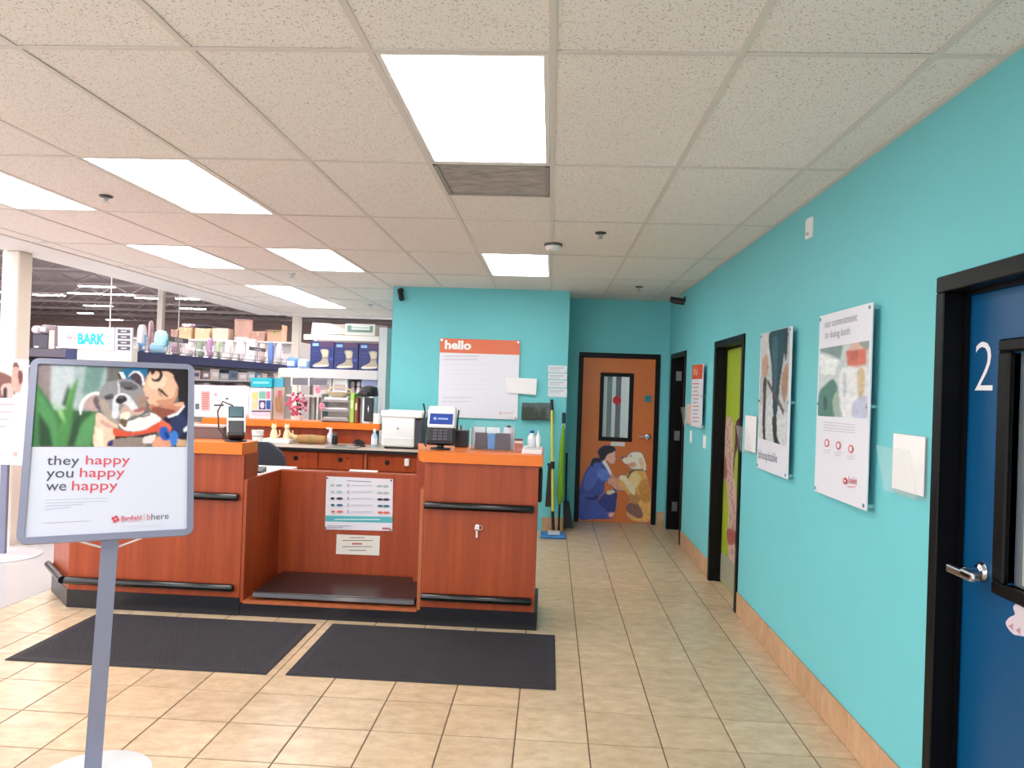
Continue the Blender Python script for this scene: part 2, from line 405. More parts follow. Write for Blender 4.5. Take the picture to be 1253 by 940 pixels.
# troffers
M_DIFF = mat('lit_diffuser', 'ffffff', .5, emit=PANEL)
def light_label(i, j):
    return {(-1, 0): 'large lit ceiling panel directly in front of the grey return vent', (-4, 1): 'lit ceiling panel beside the sprinkler, right of the left edge panel',
            (-6, 1): 'lit ceiling panel cut off by the left edge of the photo', (-6, 3): 'left panel of the middle pair of lit ceiling panels', (-4, 3): 'right panel of the middle pair of lit ceiling panels',
            (-1, 3): 'small far lit ceiling panel above the hello sign wall', (-6, 5): 'nearer of two end to end lit panels at the far left', (-6, 6): 'farther of two end to end lit panels at the far left', (-4, -1): 'lit ceiling panel above the viewpoint, nearer the middle', (-6, -1): 'lit ceiling panel above the viewpoint, nearer the store'}[(i, j)]
for (i, j) in LIGHTS:
    x0, x1, y0, y1 = .61*i, .61*(i+1), Y0+1.22*j, Y0+1.22*(j+1)
    t = thing('ceiling_light', light_label(i, j), 'ceiling light', ((x0+x1)/2, (y0+y1)/2, HC), 'recessed ceiling light panels')
    a = .014; b = .032
    build('light_frame', MB().box(x0+a, x1-a, y0+a, y0+b, HC+.001, HC+.02).box(x0+a, x1-a, y1-b, y1-a, HC+.001, HC+.02).box(x0+a, x0+b, y0+b, y1-b, HC+.001, HC+.02).box(x1-b, x1-a, y0+b, y1-b, HC+.001, HC+.02), M_WHITE, t)
    build('diffuser', MB().box(x0+b, x1-b, y0+b, y1-b, HC+.006, HC+.012), M_DIFF, t)
# return vent, smoke detector, sprinklers
vx0, vx1, vy0, vy1 = -.61+.014, -.014, Y0+1.22+.014, Y0+1.22+.61-.014
t = thing('return_vent', 'dirty grey return air vent behind the large ceiling light', 'air vent', ((vx0+vx1)/2, (vy0+vy1)/2, HC))
build('vent_frame', MB().box(vx0, vx1, vy0, vy0+.02, HC-.002, HC+.015).box(vx0, vx1, vy1-.02, vy1, HC-.002, HC+.015).box(vx0, vx0+.02, vy0, vy1, HC-.002, HC+.015).box(vx1-.02, vx1, vy0, vy1, HC-.002, HC+.015), flat('9a948e'), t)
build('vent_panel', MB().box(vx0+.02, vx1-.02, vy0+.02, vy1-.02, HC+.004, HC+.012), mat('dusty_vent', 'c3bdb7', .8, col2='8d8480', vscale=7, stretch=(1, 2.5, 1)), t)
t = thing('smoke_detector', 'round white smoke detector on the ceiling near the far light', 'smoke detector', (.012, 5.62, HC))
build('detector_base', MB().lathe([(.07, 2.70), (.07, 2.688), (.062, 2.684)], (.012, 5.62, 0), 24), flat('5a5550'), t)
build('detector_body', MB().lathe([(.058, 2.684), (.058, 2.668), (.045, 2.652), (.02, 2.648)], (.012, 5.62, 0), 24), M_WHITEPL, t, smooth=True)
for (x, y), lab in zip([(.341, 5.178), (.918, 7.792), (-2.762, 4.432), (-2.687, 7.506), (-2.554, 10.294)],
                       ['black ringed sprinkler head right of the smoke detector', 'sprinkler head near the far end of the ceiling by the orange door', 'sprinkler head between the two left ceiling lights', 'sprinkler head in front of the far left light panels', 'farthest small sprinkler head left of the turquoise wall']):
    t = thing('sprinkler_head', lab, 'sprinkler', (x, y, HC), 'ceiling sprinklers')
    build('escutcheon', MB().lathe([(.040, HC), (.038, HC-.006), (.018, HC-.008)], (x, y, 0), 16), flat('3c3634') if x > 0 or y < 5 else M_CHROME, t)
    build('deflector', MB().lathe([(.006, HC-.008), (.006, HC-.035), (.02, HC-.037), (.02, HC-.040)], (x, y, 0), 12).tube([(x-.012, y, HC-.01), (x-.014, y, HC-.022), (x, y, HC-.036)], .003, 6).tube([(x+.012, y, HC-.01), (x+.014, y, HC-.022), (x, y, HC-.036)], .003, 6), M_STEEL, t)

# walls
D2, DG, DK = (1.79, 2.79), (5.50, 6.475), (7.85, 8.80)     # door openings in the right wall (blue, green, black)
wr = MB()
for a, b in [(YN, D2[0]), (D2[1], DG[0]), (DG[1], DK[0]), (DK[1], YB+.15)]: wr.box(XW, XW+.15, a, b, 0, HC+.02)
for a, b in (D2, DG, DK): wr.box(XW, XW+.15, a, b, 2.05, HC+.02)
struct('wall_right', wr, M_TEAL, label='long turquoise wall with three doors along the right', cat='wall')
DO = (.36, 1.342)
struct('wall_back', MB().box(XH1, DO[0], YB, YB+.15, 0, HC+.02).box(DO[1], XW, YB, YB+.15, 0, HC+.02).box(DO[0], DO[1], YB, YB+.15, 2.055, HC+.02), M_TEAL, label='turquoise wall around the orange door at the end', cat='wall')
struct('wall_hello', MB().box(XH0, XH1, YH, YH+.14, 0, HC+.02).box(XH1-.14, XH1, YH+.14, YB+.15, 0, HC+.02).box(XH0, XH0+.14, YH+.14, 12.0, 0, HC+.02).box(XH0+.14, XH1, 11.9, 12.0, 0, HC+.02), M_TEAL, label='turquoise wall block carrying the hello sign', cat='wall')
M_FARWALL = mat('store_far_wall', 'bfa59e', .8, var=.15, vscale=.4)
struct('wall_store', MB().box(-40, 10, 47, 47.15, 0, 5.5).box(-40.15, -40, 4, 47.15, 0, 5.5).box(10, 10.15, 12.2, 47.15, 0, 5.5), M_FARWALL, label='brownish far wall of the store under the roof', cat='wall')
struct('ceiling_store', MB().box(-40, 10, 4, 47, 5.4, 5.5), mat('roof_deck', 'a39596', .8, var=.25, vscale=1.5, stretch=(.3, 3, 1)), label='dark exposed roof deck of the store', cat='ceiling')

# baseboards of tile pieces
def baseboard(name, p0, p1, nrm, label):
    p0, p1, nrm = Vector(p0), Vector(p1), Vector(nrm); U = (p1-p0).normalized(); L = (p1-p0).length; H = .162
    q = MB(); c = [p0, p1, p1+nrm*.004, p0+nrm*.004]
    q.prism([(v.x, v.y) for v in c], 0, H-.002)
    b = struct(name, q, M_GROUT, label=label, cat='baseboard'); s = 0; k = 0
    while s < L-.01:
        e = min(s+T, L); a0, a1 = p0+U*(s+.0015), p0+U*(e-.0015)
        pc = MB().prism([(v.x, v.y) for v in (a0+nrm*.003, a1+nrm*.003, a1+nrm*.010, a0+nrm*.010)], .003, H)
        build('baseboard_tile', pc, M_BASET, b); s = e; k += 1
baseboard('baseboard_right', (XW, D2[1]+.012, 0), (XW, DG[0]-.012, 0), (-1, 0, 0), 'tan tile baseboard between the blue and green doors')
baseboard('baseboard_right_far', (XW, DG[1]+.012, 0), (XW, DK[0]-.012, 0), (-1, 0, 0), 'tan tile baseboard between the green and black doors')
baseboard('baseboard_right_near', (XW, -.2, 0), (XW, D2[0]-.012, 0), (-1, 0, 0), 'tan tile baseboard nearer than the blue door')
baseboard('baseboard_back', (DO[1]+.012, YB, 0), (XW, YB, 0), (0, -1, 0), 'short tan tile baseboard right of the orange door')
baseboard('baseboard_hello', (-.02, YH, 0), (XH1, YH, 0), (0, -1, 0), 'tan tile baseboard behind the mop')
baseboard('baseboard_alcove', (XH1, YH, 0), (XH1, YB, 0), (1, 0, 0), 'tan tile baseboard in the alcove beside the orange door')

# ------------------------------------------------------------------ doors
def door_x(name, label, yr, lm, xl=1.52, top=2.05):
    """door in the right wall; opening yr, leaf face at xl"""
    y0, y1 = yr; d = thing(name, label, 'door', (XW, (y0+y1)/2, 0), kind='structure'); f = .055
    for a, b in ((y0, y0+f), (y1-f, y1)): build('door_jamb', MB().rbox(XW-.014, XW+.16, a, b, 0, top-f, .004, 1), M_BLACKTRIM, d)
    build('door_head', MB().rbox(XW-.014, XW+.16, y0, y1, top-f, top+.004, .004, 1), M_BLACKTRIM, d)
    build('door_stop', MB().box(xl-.018, xl-.002, y0+f, y0+f+.014, 0, top-f).box(xl-.018, xl-.002, y1-f-.014, y1-f, 0, top-f).box(xl-.018, xl-.002, y0+f, y1-f, top-f-.014, top-f), M_BLACKTRIM, d)
    build('threshold', MB().box(XW, XW+.15, y0+f, y1-f, -.003, .001), M_FLOOR, d)
    return d
def leaf_x(d, y0, y1, x, m, hole=None, z0=.008, z1=1.992):
    b = MB()
    if hole:
        a0, a1, h0, h1 = hole; b.box(x, x+.044, y0, a0, z0, z1).box(x, x+.044, a1, y1, z0, z1).box(x, x+.044, a0, a1, z0, h0).box(x, x+.044, a0, a1, h1, z1)
    else: b.box(x, x+.044, y0, y1, z0, z1)
    return build('door_leaf', b, m, d)
# blue door no. 2
M_BLUE = mat('blue_door_paint', '05507f', .35, spec=.35, var=.06, vscale=2)
d = door_x('door_1', 'blue exam room door with a white number 2', D2, M_BLUE)
wy0, wy1, wz0, wz1 = 1.95, 2.465, 1.015, 1.77
leaf_x(d, D2[0]+.056, D2[1]-.056, 1.522, M_BLUE, (wy0, wy1, wz0, wz1))
vf = MB(); e = .062
for a in ((wy0-e, wy1+e, wz0-e+.02, wz0), (wy0-e, wy1+e, wz1, wz1+e-.02), (wy0-e, wy0, wz0, wz1), (wy1, wy1+e, wz0, wz1)): vf.rbox(1.503, 1.565, a[0], a[1], a[2], a[3], .006, 1)
build('window_frame', vf, M_BLACKTRIM, d); build('window_pane', MB().box(1.541, 1.545, wy0, wy1, wz0, wz1), M_PANE, d)
lettering('2', (1.5215, 2.685, 1.640), (1.5215, 2.578, 1.640), (-1, 0, 0), d, .172, flat('f0f0f4'), bold=-.012, name='door_number')
hd = build('door_rose', MB().lathe([(.034, 1.515), (.034, 1.521), (.026, 1.505), (.014, 1.50), (.014, 1.46)][::-1], (0, 2.60, 1.025), 20, 'X'), M_CHROME, d, smooth=True)
build('door_lever', MB().rbox(1.440, 1.462, 2.53, 2.685, 1.002, 1.030, .006, 2).rbox(1.440, 1.475, 2.52, 2.60, 1.008, 1.036, .008, 2), M_STEEL, hd)
mp, N = plane_x(1.522)
prints('paw_print', [('d9cdd6', [(1231, 764), (1235, 756), (1242, 752), (1240, 743), (1246, 738), (1253, 744), (1270, 742), (1290, 770), (1280, 800), (1260, 782), (1248, 778), (1240, 776)], 1), ('b58f9c', [(1234, 766), (1240, 763), (1240, 772)]), ('b58f9c', [(1243, 771), (1249, 768), (1249, 777)]), ('8f7f92', [(1254, 760), (1268, 756), (1272, 776), (1260, 774)], 1)], mp, N, d)
# green door
M_GREEN = mat('green_door_paint', '9fb52f', .4, var=.06, vscale=2)
d = door_x('door_2', 'lime green door with a spotted animal mural in black frame', DG, M_GREEN, 1.53)
leaf_x(d, DG[0]+.056, DG[1]-.056, 1.532, M_GREEN)
mp, N = plane_x(1.532); cr = crop(860, 480, 3.76)
sp = []
for k in range(46):
    q = k/46; y = 135+q*620; cx = 118+26*q+4*math.sin(k*2.1); sp.append(('6a3f38', cr(ell(cx+random.uniform(-9, 10), y, 2.6, 6))))
photo('animal_mural', [(884, 508), (906, 508), (904, 692), (882, 692)], [([('c9aa9c', cr([(112, 120), (122, 112), (132, 118), (138, 150), (138, 240), (142, 330), (150, 450), (156, 560), (160, 700), (156, 780), (122, 775), (116, 690), (118, 560), (112, 440), (104, 400), (96, 390), (100, 330), (104, 250), (104, 170)]), 1), ('5a3430', cr([(150, 150), (164, 120), (172, 130), (168, 230), (160, 260), (148, 300), (142, 380), (140, 330), (148, 230)]), 1), ('8e5b4f', cr([(100, 300), (108, 300), (112, 380), (104, 400), (96, 392)]), 1), ('a45a55', cr([(112, 630), (150, 640), (154, 690), (118, 700)]), 1)] + sp, 1)], mp, N, d, 44, 190, .06, mask=True)
build('kick_plate', MB().box(1.528, 1.532, DG[0]+.07, DG[1]-.07, .02, .26), mat('worn_kickplate', '9a9c86', .5), d)
# black door
d = door_x('door_3', 'black door frame with steel hinges beyond the framed notice', DK, M_BLACKTRIM, 1.57)
leaf_x(d, DK[0]+.056, DK[1]-.056, 1.572, mat('black_door_paint', '141214', .4))
for z in (1.80, 1.10, .27): build('hinge', MB().box(1.49, 1.565, DK[1]-.064, DK[1]-.054, z-.055, z+.055), M_STEEL, d)
# orange door
M_ODOOR = mat('orange_door_paint', 'e27c38', .42, var=.08, vscale=2)
d = thing('door_4', 'orange door with a mural of a vet and golden dog', 'door', ((DO[0]+DO[1])/2, YB, 0), kind='structure'); f = .055
for a, b in ((DO[0], DO[0]+f), (DO[1]-f, DO[1])): build('door_jamb', MB().rbox(a, b, YB-.014, YB+.16, 0, 2.055-f, .004, 1), M_BLACKTRIM, d)
build('door_head', MB().rbox(DO[0], DO[1], YB-.014, YB+.16, 2.055-f, 2.058, .004, 1), M_BLACKTRIM, d)
ox0, ox1, oz0, oz1 = .672, .985, 1.035, 1.775; yl = YB+.02
b = MB(); b.box(DO[0]+f, ox0, yl, yl+.044, .008, 1.998).box(ox1, DO[1]-f, yl, yl+.044, .008, 1.998).box(ox0, ox1, yl, yl+.044, .008, oz0).box(ox0, ox1, yl, yl+.044, oz1, 1.998)
build('door_leaf', b, M_ODOOR, d); e = .045; vf = MB()
for a in ((ox0-e, ox1+e, oz0-e, oz0), (ox0-e, ox1+e, oz1, oz1+e), (ox0-e, ox0, oz0, oz1), (ox1, ox1+e, oz0, oz1)): vf.rbox(a[0], a[1], yl-.015, yl+.05, a[2], a[3], .005, 1)
build('window_frame', vf, M_BLACKTRIM, d); build('window_pane', MB().box(ox0, ox1, yl+.02, yl+.024, oz0, oz1), M_PANE, d)
c = at(755, 490, yl+.018); build('round_sticker', MB().lathe([(.052, -.001), (.052, .001)], (c.x, yl+.017, c.z), 24, 'Y'), flat('d3202c'), d)
c = at(793, 488, yl); build('teal_label', MB().box(c.x-.04, c.x+.04, yl-.003, yl, c.z-.04, c.z+.04), flat('1f8f96'), d)
c = at(756, 543.5, yl); build('name_plate', MB().box(c.x-.085, c.x+.085, yl-.004, yl, c.z-.024, c.z+.024), M_PAPER, d)
hr = build('door_rose', MB().lathe([(.036, 0), (.036, -.008), (.016, -.012), (.016, -.05)][::-1], (1.225, yl, 1.06), 16, 'Y'), M_CHROME, d, smooth=True)
build('door_lever', MB().rbox(1.11, 1.24, yl-.062, yl-.044, 1.05, 1.07, .006), M_STEEL, hr)
mp, N = plane_y(yl); cr = crop(695, 530, 7.833)
photo('vet_and_dog_mural', [(706, 543), (799, 546), (797, 640.5), (705, 637)], [([
 ('3d4f9c', cr([(95, 590), (120, 520), (140, 450), (170, 370), (215, 310), (270, 270), (330, 285), (370, 330), (410, 390), (415, 430), (395, 460), (350, 470), (345, 560), (300, 610), (280, 680), (340, 740), (410, 790), (415, 815), (240, 822), (95, 812)]), 1),
 ('2f3a80', cr([(330, 600), (400, 560), (465, 550), (450, 750), (400, 770), (340, 720), (290, 670)]), 1),
 ('4b62b6', cr([(150, 450), (200, 350), (260, 290), (320, 300), (300, 400), (240, 520), (170, 560)]), 1),
 ('5b78c8', cr([(290, 360), (350, 340), (405, 400), (400, 440), (340, 460), (280, 420)]), 1),
 ('4456a6', cr([(110, 600), (240, 600), (300, 680), (390, 790), (250, 815), (110, 805)]), 1),
 ('26336f', cr([(160, 620), (250, 610), (290, 590), (270, 640), (190, 640)]), 1),
 ('cf9a86', cr([(390, 440), (430, 430), (490, 480), (540, 520), (530, 550), (470, 545), (420, 505), (380, 480)]), 1),
 ('c18a72', cr([(410, 380), (470, 430), (520, 470), (500, 490), (440, 450), (400, 410)]), 1),
 ('e0ac98', cr([(380, 200), (440, 175), (455, 205), (450, 230), (462, 245), (450, 262), (445, 290), (410, 295), (380, 270), (350, 260), (360, 220)]), 1),
 ('1d1520', cr([(290, 170), (330, 130), (390, 118), (445, 135), (455, 160), (430, 185), (390, 200), (370, 220), (355, 250), (330, 260), (300, 230)]), 1),
 ('231a28', cr([(300, 240), (330, 255), (310, 280), (260, 280), (235, 320), (215, 315), (230, 260), (260, 240)]), 1),
 ('e8e2e6', cr([(330, 280), (360, 270), (420, 380), (400, 390), (370, 340)]), 1),
 ('d7a95e', cr([(560, 400), (620, 350), (720, 355), (760, 420), (790, 540), (795, 680), (790, 800), (770, 850), (640, 845), (570, 800), (560, 720), (590, 650), (570, 590), (530, 540), (480, 460), (490, 420), (540, 415)]), 1),
 ('e7c488', cr([(600, 400), (660, 380), (700, 440), (660, 520), (610, 560), (570, 480)]), 1),
 ('c08a44', cr([(680, 500), (760, 440), (790, 560), (780, 660), (700, 640)]), 1),
 ('7f5a55', cr([(570, 690), (620, 660), (680, 690), (720, 790), (680, 820), (600, 780), (560, 740)]), 1),
 ('b98350', cr([(580, 600), (640, 560), (690, 620), (660, 680), (600, 660)]), 1),
 ('ead9b8', cr([(490, 420), (540, 405), (580, 450), (640, 540), (640, 590), (600, 570), (540, 480)]), 1),
 ('efe3cd', cr([(515, 240), (560, 235), (590, 200), (640, 180), (700, 190), (730, 240), (750, 330), (730, 360), (640, 350), (590, 330), (570, 300), (540, 290)]), 1),
 ('d8bf98', cr([(680, 240), (720, 260), (735, 340), (700, 345), (685, 300)]), 1),
 ('d79d7d', cr([(570, 300), (630, 280), (660, 310), (620, 335), (580, 325)]), 1),
 ('241c1c', cr(ell(524, 240, 11, 9))), ('2b2320', cr(ell(602, 220, 10, 9))),
 ('2a2226', cr([(565, 430), (590, 370), (640, 345), (725, 350), (722, 362), (640, 358), (600, 385), (575, 440)])),
 ('d9c9a2', cr([(370, 560), (420, 545), (450, 560), (430, 580), (380, 590)]), 1),
 ('c98d78', cr([(560, 810), (600, 790), (600, 815)]), 1), ('d9aa98', cr([(390, 770), (440, 760), (440, 790), (400, 810)]), 1)], 1)], mp, N, d, 124, 126, .06, mask=True, gain=1.35)
# rooms behind the doors
M_ROOM = mat('exam_room_wall', 'e9e6e0', .7)
struct('wall_exam', MB().box(4.2, 4.3, .2, 5.0, 0, 2.6).box(1.6, 4.3, .1, .2, 0, 2.6).box(1.6, 4.3, 5.0, 5.1, 0, 2.6).box(1.6, 4.3, .1, 5.1, 2.6, 2.7), M_ROOM, label='white exam room walls seen through the blue door', cat='wall')
struct('floor_exam', MB().box(1.6, 4.3, .1, 5.1, -.06, 0), mat('exam_floor', 'b59a78', .4), label='exam room floor behind the blue door', cat='floor')
t = thing('ceiling_light', 'lit ceiling panel inside the exam room', 'ceiling light', (2.9, 3.0, 2.59), 'recessed ceiling light panels')
build('diffuser', MB().box(2.6, 3.2, 2.4, 3.6, 2.585, 2.595), mat('room_diffuser', 'ffffff', .5, emit=10), t)
t = thing('exam_bench', 'brown wooden bench seen through the blue door window', 'bench', (3.9, 3.6, 0))
build('bench_seat', MB().rbox(3.5, 4.19, 2.6, 4.6, .86, .92, .01), M_WOODE, t); build('bench_body', MB().box(3.55, 4.19, 2.65, 4.55, 0, .86), M_WOOD, t)
struct('wall_corridor', MB().box(XH1-.1, 2.6, 11.2, 11.3, 0, 2.6).box(2.5, 2.6, 9.15, 11.2, 0, 2.6).box(XH1-.1, XH1, 9.15, 11.2, 0, 2.6).box(XH1-.1, 2.6, 9.15, 11.3, 2.6, 2.7), mat('corridor_wall', 'b9c4bf', .7), label='pale corridor walls seen through the orange door window', cat='wall')
t = thing('ceiling_light', 'added ceiling panel lighting the corridor behind the orange door', 'ceiling light', (1.4, 10.2, 2.59), 'recessed ceiling light panels')  # unseen lamp added to light the room behind the door pane
build('diffuser', MB().box(1.1, 1.7, 9.7, 10.7, 2.585, 2.595), mat('corridor_diffuser', 'ffffff', .5, emit=3), t)
t = thing('pane_reflection', 'dark green and navy strips standing in for reflections behind the orange door window', 'reflection strips', (.97, 10.9, 0))  # added dark strips imitate the reflections in the door pane
for x0, x1, h in ((.86, .93, '2f4a47'), (.985, 1.06, '141c2c')): build('reflection_strip', MB().rbox(x0, x1, 10.88, 10.92, 0, 2.3, .008), flat(h, .8), t)

# ================================================================== THE STORE BEHIND
M_JOIST = mat('joist_steel', 'b3a6a6', .6)
for n, y in enumerate((16, 19.5, 23, 26.5, 30, 33.5, 37, 40.5, 44)):
    q = MB().box(-39, 6, y-.04, y+.04, 5.28, 5.36).box(-39, 6, y-.04, y+.04, 4.9, 4.96)
    for k in range(34):
        x = -38.5+k*1.3
        q.tube([(x, y, 4.95), (x+.65, y, 5.3)], .025, 4).tube([(x+.65, y, 5.3), (x+1.3, y, 4.95)], .025, 4)
    struct('trim_joist', q, M_JOIST, label='open web steel joist under the store roof', cat='roof joist', group='store roof joists')
M_STRIP = mat('strip_tube', 'fff8f6', .5, emit=STRIP)
vis = [(20, 327, 50, 333), (-14, 357, 14, 357), (-20, 369, 13, 370), (44, 361, 77, 361), (97, 350, 140, 351), (83, 358, 125, 359.5), (125, 359.5, 165, 361), (100, 373, 140, 375), (165, 364, 195, 365), (97, 383, 112, 383), (130, 391, 150, 391.6), (220, 377, 252, 378.2), (215, 365, 250, 366.2)]
spots = []
for a in vis:
    p0, p1 = atZ(a[0], a[1], 4.87), atZ(a[2], a[3], 4.87); spots.append((p0.x, p1.x, (p0.y+p1.y)/2))
for y in (6, 10, 14, 18):
    for x in (-34, -28, -22, -16, -10) + ((-6.5,) if y < 13 else (-6, 0)): spots.append((x-1.2, x+1.2, y))
SL = ['strip light passing behind the thick cream column', 'lit strip light at the left edge, level with the middle of the column', 'lowest strip light at the left edge', 'short strip light just right of the thick column', 'upper strip light above the bark sign', 'left half of the longest strip light above the bark sign', 'right half of the longest strip light above the bark sign', 'strip light directly above the bark sign lettering', 'strip light left of the thin far column', 'tiny far strip light left above the bark sign', 'far low strip light right above the bark sign', 'strip light right of the thin far column', 'faint upper strip light right of the thin far column']
for n, (x0, x1, y) in enumerate(spots):
    t = thing('strip_light', SL[n] if n < len(SL) else 'long strip light in the store, hidden by the clinic ceiling', 'strip light', ((x0+x1)/2, y, 4.85), 'store strip lights')
    build('strip_housing', MB().box(x0, x1, y-.09, y+.09, 4.86, 4.895), M_WHITE, t); build('strip_lens', MB().box(x0+.02, x1-.02, y-.08, y+.08, 4.845, 4.86), M_STRIP, t)
# columns and hanging rods
def column(label, x0, x1, y0, y1, z0, z1, m=M_CREAM):
    t = thing('store_column', label, 'column', ((x0+x1)/2, (y0+y1)/2, z0))
    build('column_shaft', MB().rbox(x0, x1, y0, y1, z0, z1, .012, 1), m, t)
    build('column_collar', MB().box(x0-.015, x1+.015, y0-.015, y1+.015, z0, z0+.12), m, t)
    return t
column('thick cream column under the ceiling edge at the left', -5.03, -4.86, 6.50, 6.68, 0, HC)
q = at(196.5, 400, 26); column('thin pale column standing far back in the store', q.x-.10, q.x+.10, 25.9, 26.1, 0, 5.3)
q = at(363, 410, 12.2); column('pale column beside the boot boxes at the ceiling corner', q.x-.065, q.x+.065, 12.14, 12.26, 0, HC)
for px, yb, Y, lab in ((134.5, 400, 20, 'thin white rod hanging behind the bark sign'), (218.5, 398, 24, 'thin white rod hanging above the cardboard boxes')):
    q = at(px, yb, Y); t = thing('hanging_rod', lab, 'rod', (q.x, Y, q.z), 'thin rods hung from the store roof')
    build('rod', MB().tube([(q.x, Y, q.z-.3), (q.x, Y, 5.35)], .016, 8), M_WHITE, t); build('rod_plate', MB().box(q.x-.06, q.x+.06, Y-.06, Y+.06, 5.34, 5.4), M_WHITE, t)

# --- gondola along the aisle (faces the clinic), its end cap, and a darker run behind on the left
M_NAVY = mat('navy_shelf', '26305c', .5); M_SHELF = mat('shelf_metal', 'd8d2cf', .45); M_DKSHELF = mat('dark_shelf', '2a2228', .6)
t = thing('aisle_gondola', 'long navy shelf run with top stock behind the bark sign end', 'shelf unit', (-6.5, 13.8, 0))
gy0, gy1 = 10.42, 17.5
build('gondola_back', MB().box(-6.56, -6.50, gy0, gy1, 0, 1.80), M_SHELF, t)
build('base_deck', MB().box(-6.5, -5.98, gy0, gy1, 0, .16), M_DKSHELF, t)
for z in (.55, .95, 1.30, 1.56): build('shelf_board', MB().box(-6.5, -6.02, gy0, gy1, z-.02, z), M_SHELF, t)
build('header_shelf', MB().box(-7.06, -6.0, gy0, gy1, 1.80, 1.94), M_NAVY, t)
build('retaining_rail', MB().tube([(-6.0, gy0, 1.975), (-6.0, gy1, 1.975)], .008, 6).tube([(-6.0, gy0, 2.06), (-6.0, gy1, 2.06)], .004, 5), M_CHROME, t)
for k in range(9): y = gy0+.05+k*(gy1-gy0-.1)/8; build('upright', MB().box(-6.012, -5.992, y-.012, y+.012, 1.94, 2.07), M_CHROME, t)
t = thing('end_cap_display', 'cream end cap carrying the turquoise bark sign', 'shelf unit', (-6.4, 10.25, 0))
ex0, ex1, ey = -6.77, -5.95, 10.22
build('end_panel', MB().rbox(ex0, ex1, ey+.02, ey+.16, 0, 2.0, .01, 1), M_CREAM, t)
for z in (.2, .7, 1.2): build('end_shelf', MB().box(ex0, ex1, ey-.35, ey+.02, z, z+.03), M_SHELF, t)
sb = MB(); a0, a1, a2, a3 = at(72, 399, ey), at(141, 401, ey), at(141, 429, ey), at(72, 425.5, ey)
sb.prism([(v.x, v.z) for v in (a3, a2, a1, a0)], ey-.02, ey+.02, 'Y')
sgn = build('sign_board', sb, M_BOARD, t)
mp, N = plane_y(ey-.02); lettering('BARK', at(95, 420.5, ey-.02), at(128.5, 421.2, ey-.02), N, sgn, .15, flat('1fb4c4'), bold=.05)
lettering("let's", at(82, 415, ey-.02), at(93, 415.5, ey-.02), N, sgn, .06, flat('c98a98'), bold=.03)
build('label_panel', MB().box(at(142.5, 410, ey).x, ex1+.005, ey-.015, ey+.02, at(150, 440, ey).z, at(150, 401, ey).z), M_BOARD, t)
for k in range(4):
    y0 = 403+k*6.9; p0, p1 = at(144, y0, ey-.02), at(159, y0+5.2, ey-.02)
    lp = build('category_label', MB().box(p0.x, p1.x, ey-.022, ey-.015, p1.z, p0.z), flat('5f5560'), t)
    build('label_text', MB().box(p0.x+.05, p1.x-.05, ey-.024, ey-.022, (p0.z+p1.z)/2-.008, (p0.z+p1.z)/2+.008), flat('d8d4d6'), lp)
t = thing('dark_gondola', 'dark shelf run left of the bark sign', 'shelf unit', (-9.5, 13.6, 0))
build('shelf_back', MB().box(-12.5, -8.2, 13.9, 13.96, 0, 1.9), M_DKSHELF, t)
for z in (.3, .8, 1.3, 1.68): build('shelf_board', MB().box(-12.5, -8.2, 13.4, 13.9, z, z+.03), M_SHELF, t)
build('top_board', MB().box(-12.5, -8.2, 13.4, 13.9, 1.99, 2.03), M_SHELF, t); build('header_board', MB().box(-12.5, -8.2, 13.37, 13.4, 1.88, 2.03), flat('57505c'), t)
_z = {}
for k, (x0, x1, y0, y1, h, on) in enumerate(((38, 57, 408.5, 414.5, '4b4550', None), (57.6, 64, 404, 416, 'e3bdb5', None), (37, 47, 398, 404, 'd9c7cd', 0), (48, 57, 396.5, 407, '8d7f86', 0), (0, 11, 404, 406, 'b59aa0', None), (0, 11, 397, 403, 'cabfc5', 4), (65, 71, 399, 412, '6f5f66', None))):
    p0, p1 = at(x0, y0, 13.4), at(x1, y1, 13.4); z0 = 2.031 if on is None else _z[on]+.001; z1 = max(p0.z, z0+.08); _z[k] = z1
    t = thing('stock_bundle', ['dark grey box with label on the dark shelf', 'pink edged white box on the dark shelf', 'pale lilac bag on the dark shelf by the column', 'grey brown bulky bag on the dark shelf', 'pinkish box left of the column under a bag', 'mottled white bag left of the column', 'dark upright box right beside the bark sign'][k], 'stock', ((p0.x+p1.x)/2, 13.6, z0), 'stock on the dark shelf')
    if k in (2, 3, 5): build('bag', MB().blob(((p0.x+p1.x)/2, 13.6, z0+(z1-z0)/2), (p1.x-p0.x)/2, .2, (z1-z0)/2, e=.55, jit=.03), flat(h, .6), t, smooth=True); build('bag_label', MB().rbox((p0.x+p1.x)/2-.05, (p0.x+p1.x)/2+.05, 13.395, 13.41, z0+(z1-z0)*.3, z0+(z1-z0)*.7, .003, 1), flat('f0ecee'), t)
    else: build('carton', MB().rbox(p0.x, p1.x, 13.45, 13.8, z0, z1, .01, 1), flat(h), t); build('price_card', MB().box(p0.x+.04, p0.x+.12, 13.444, 13.449, z0+.02, z0+.05), M_PAPER, t)

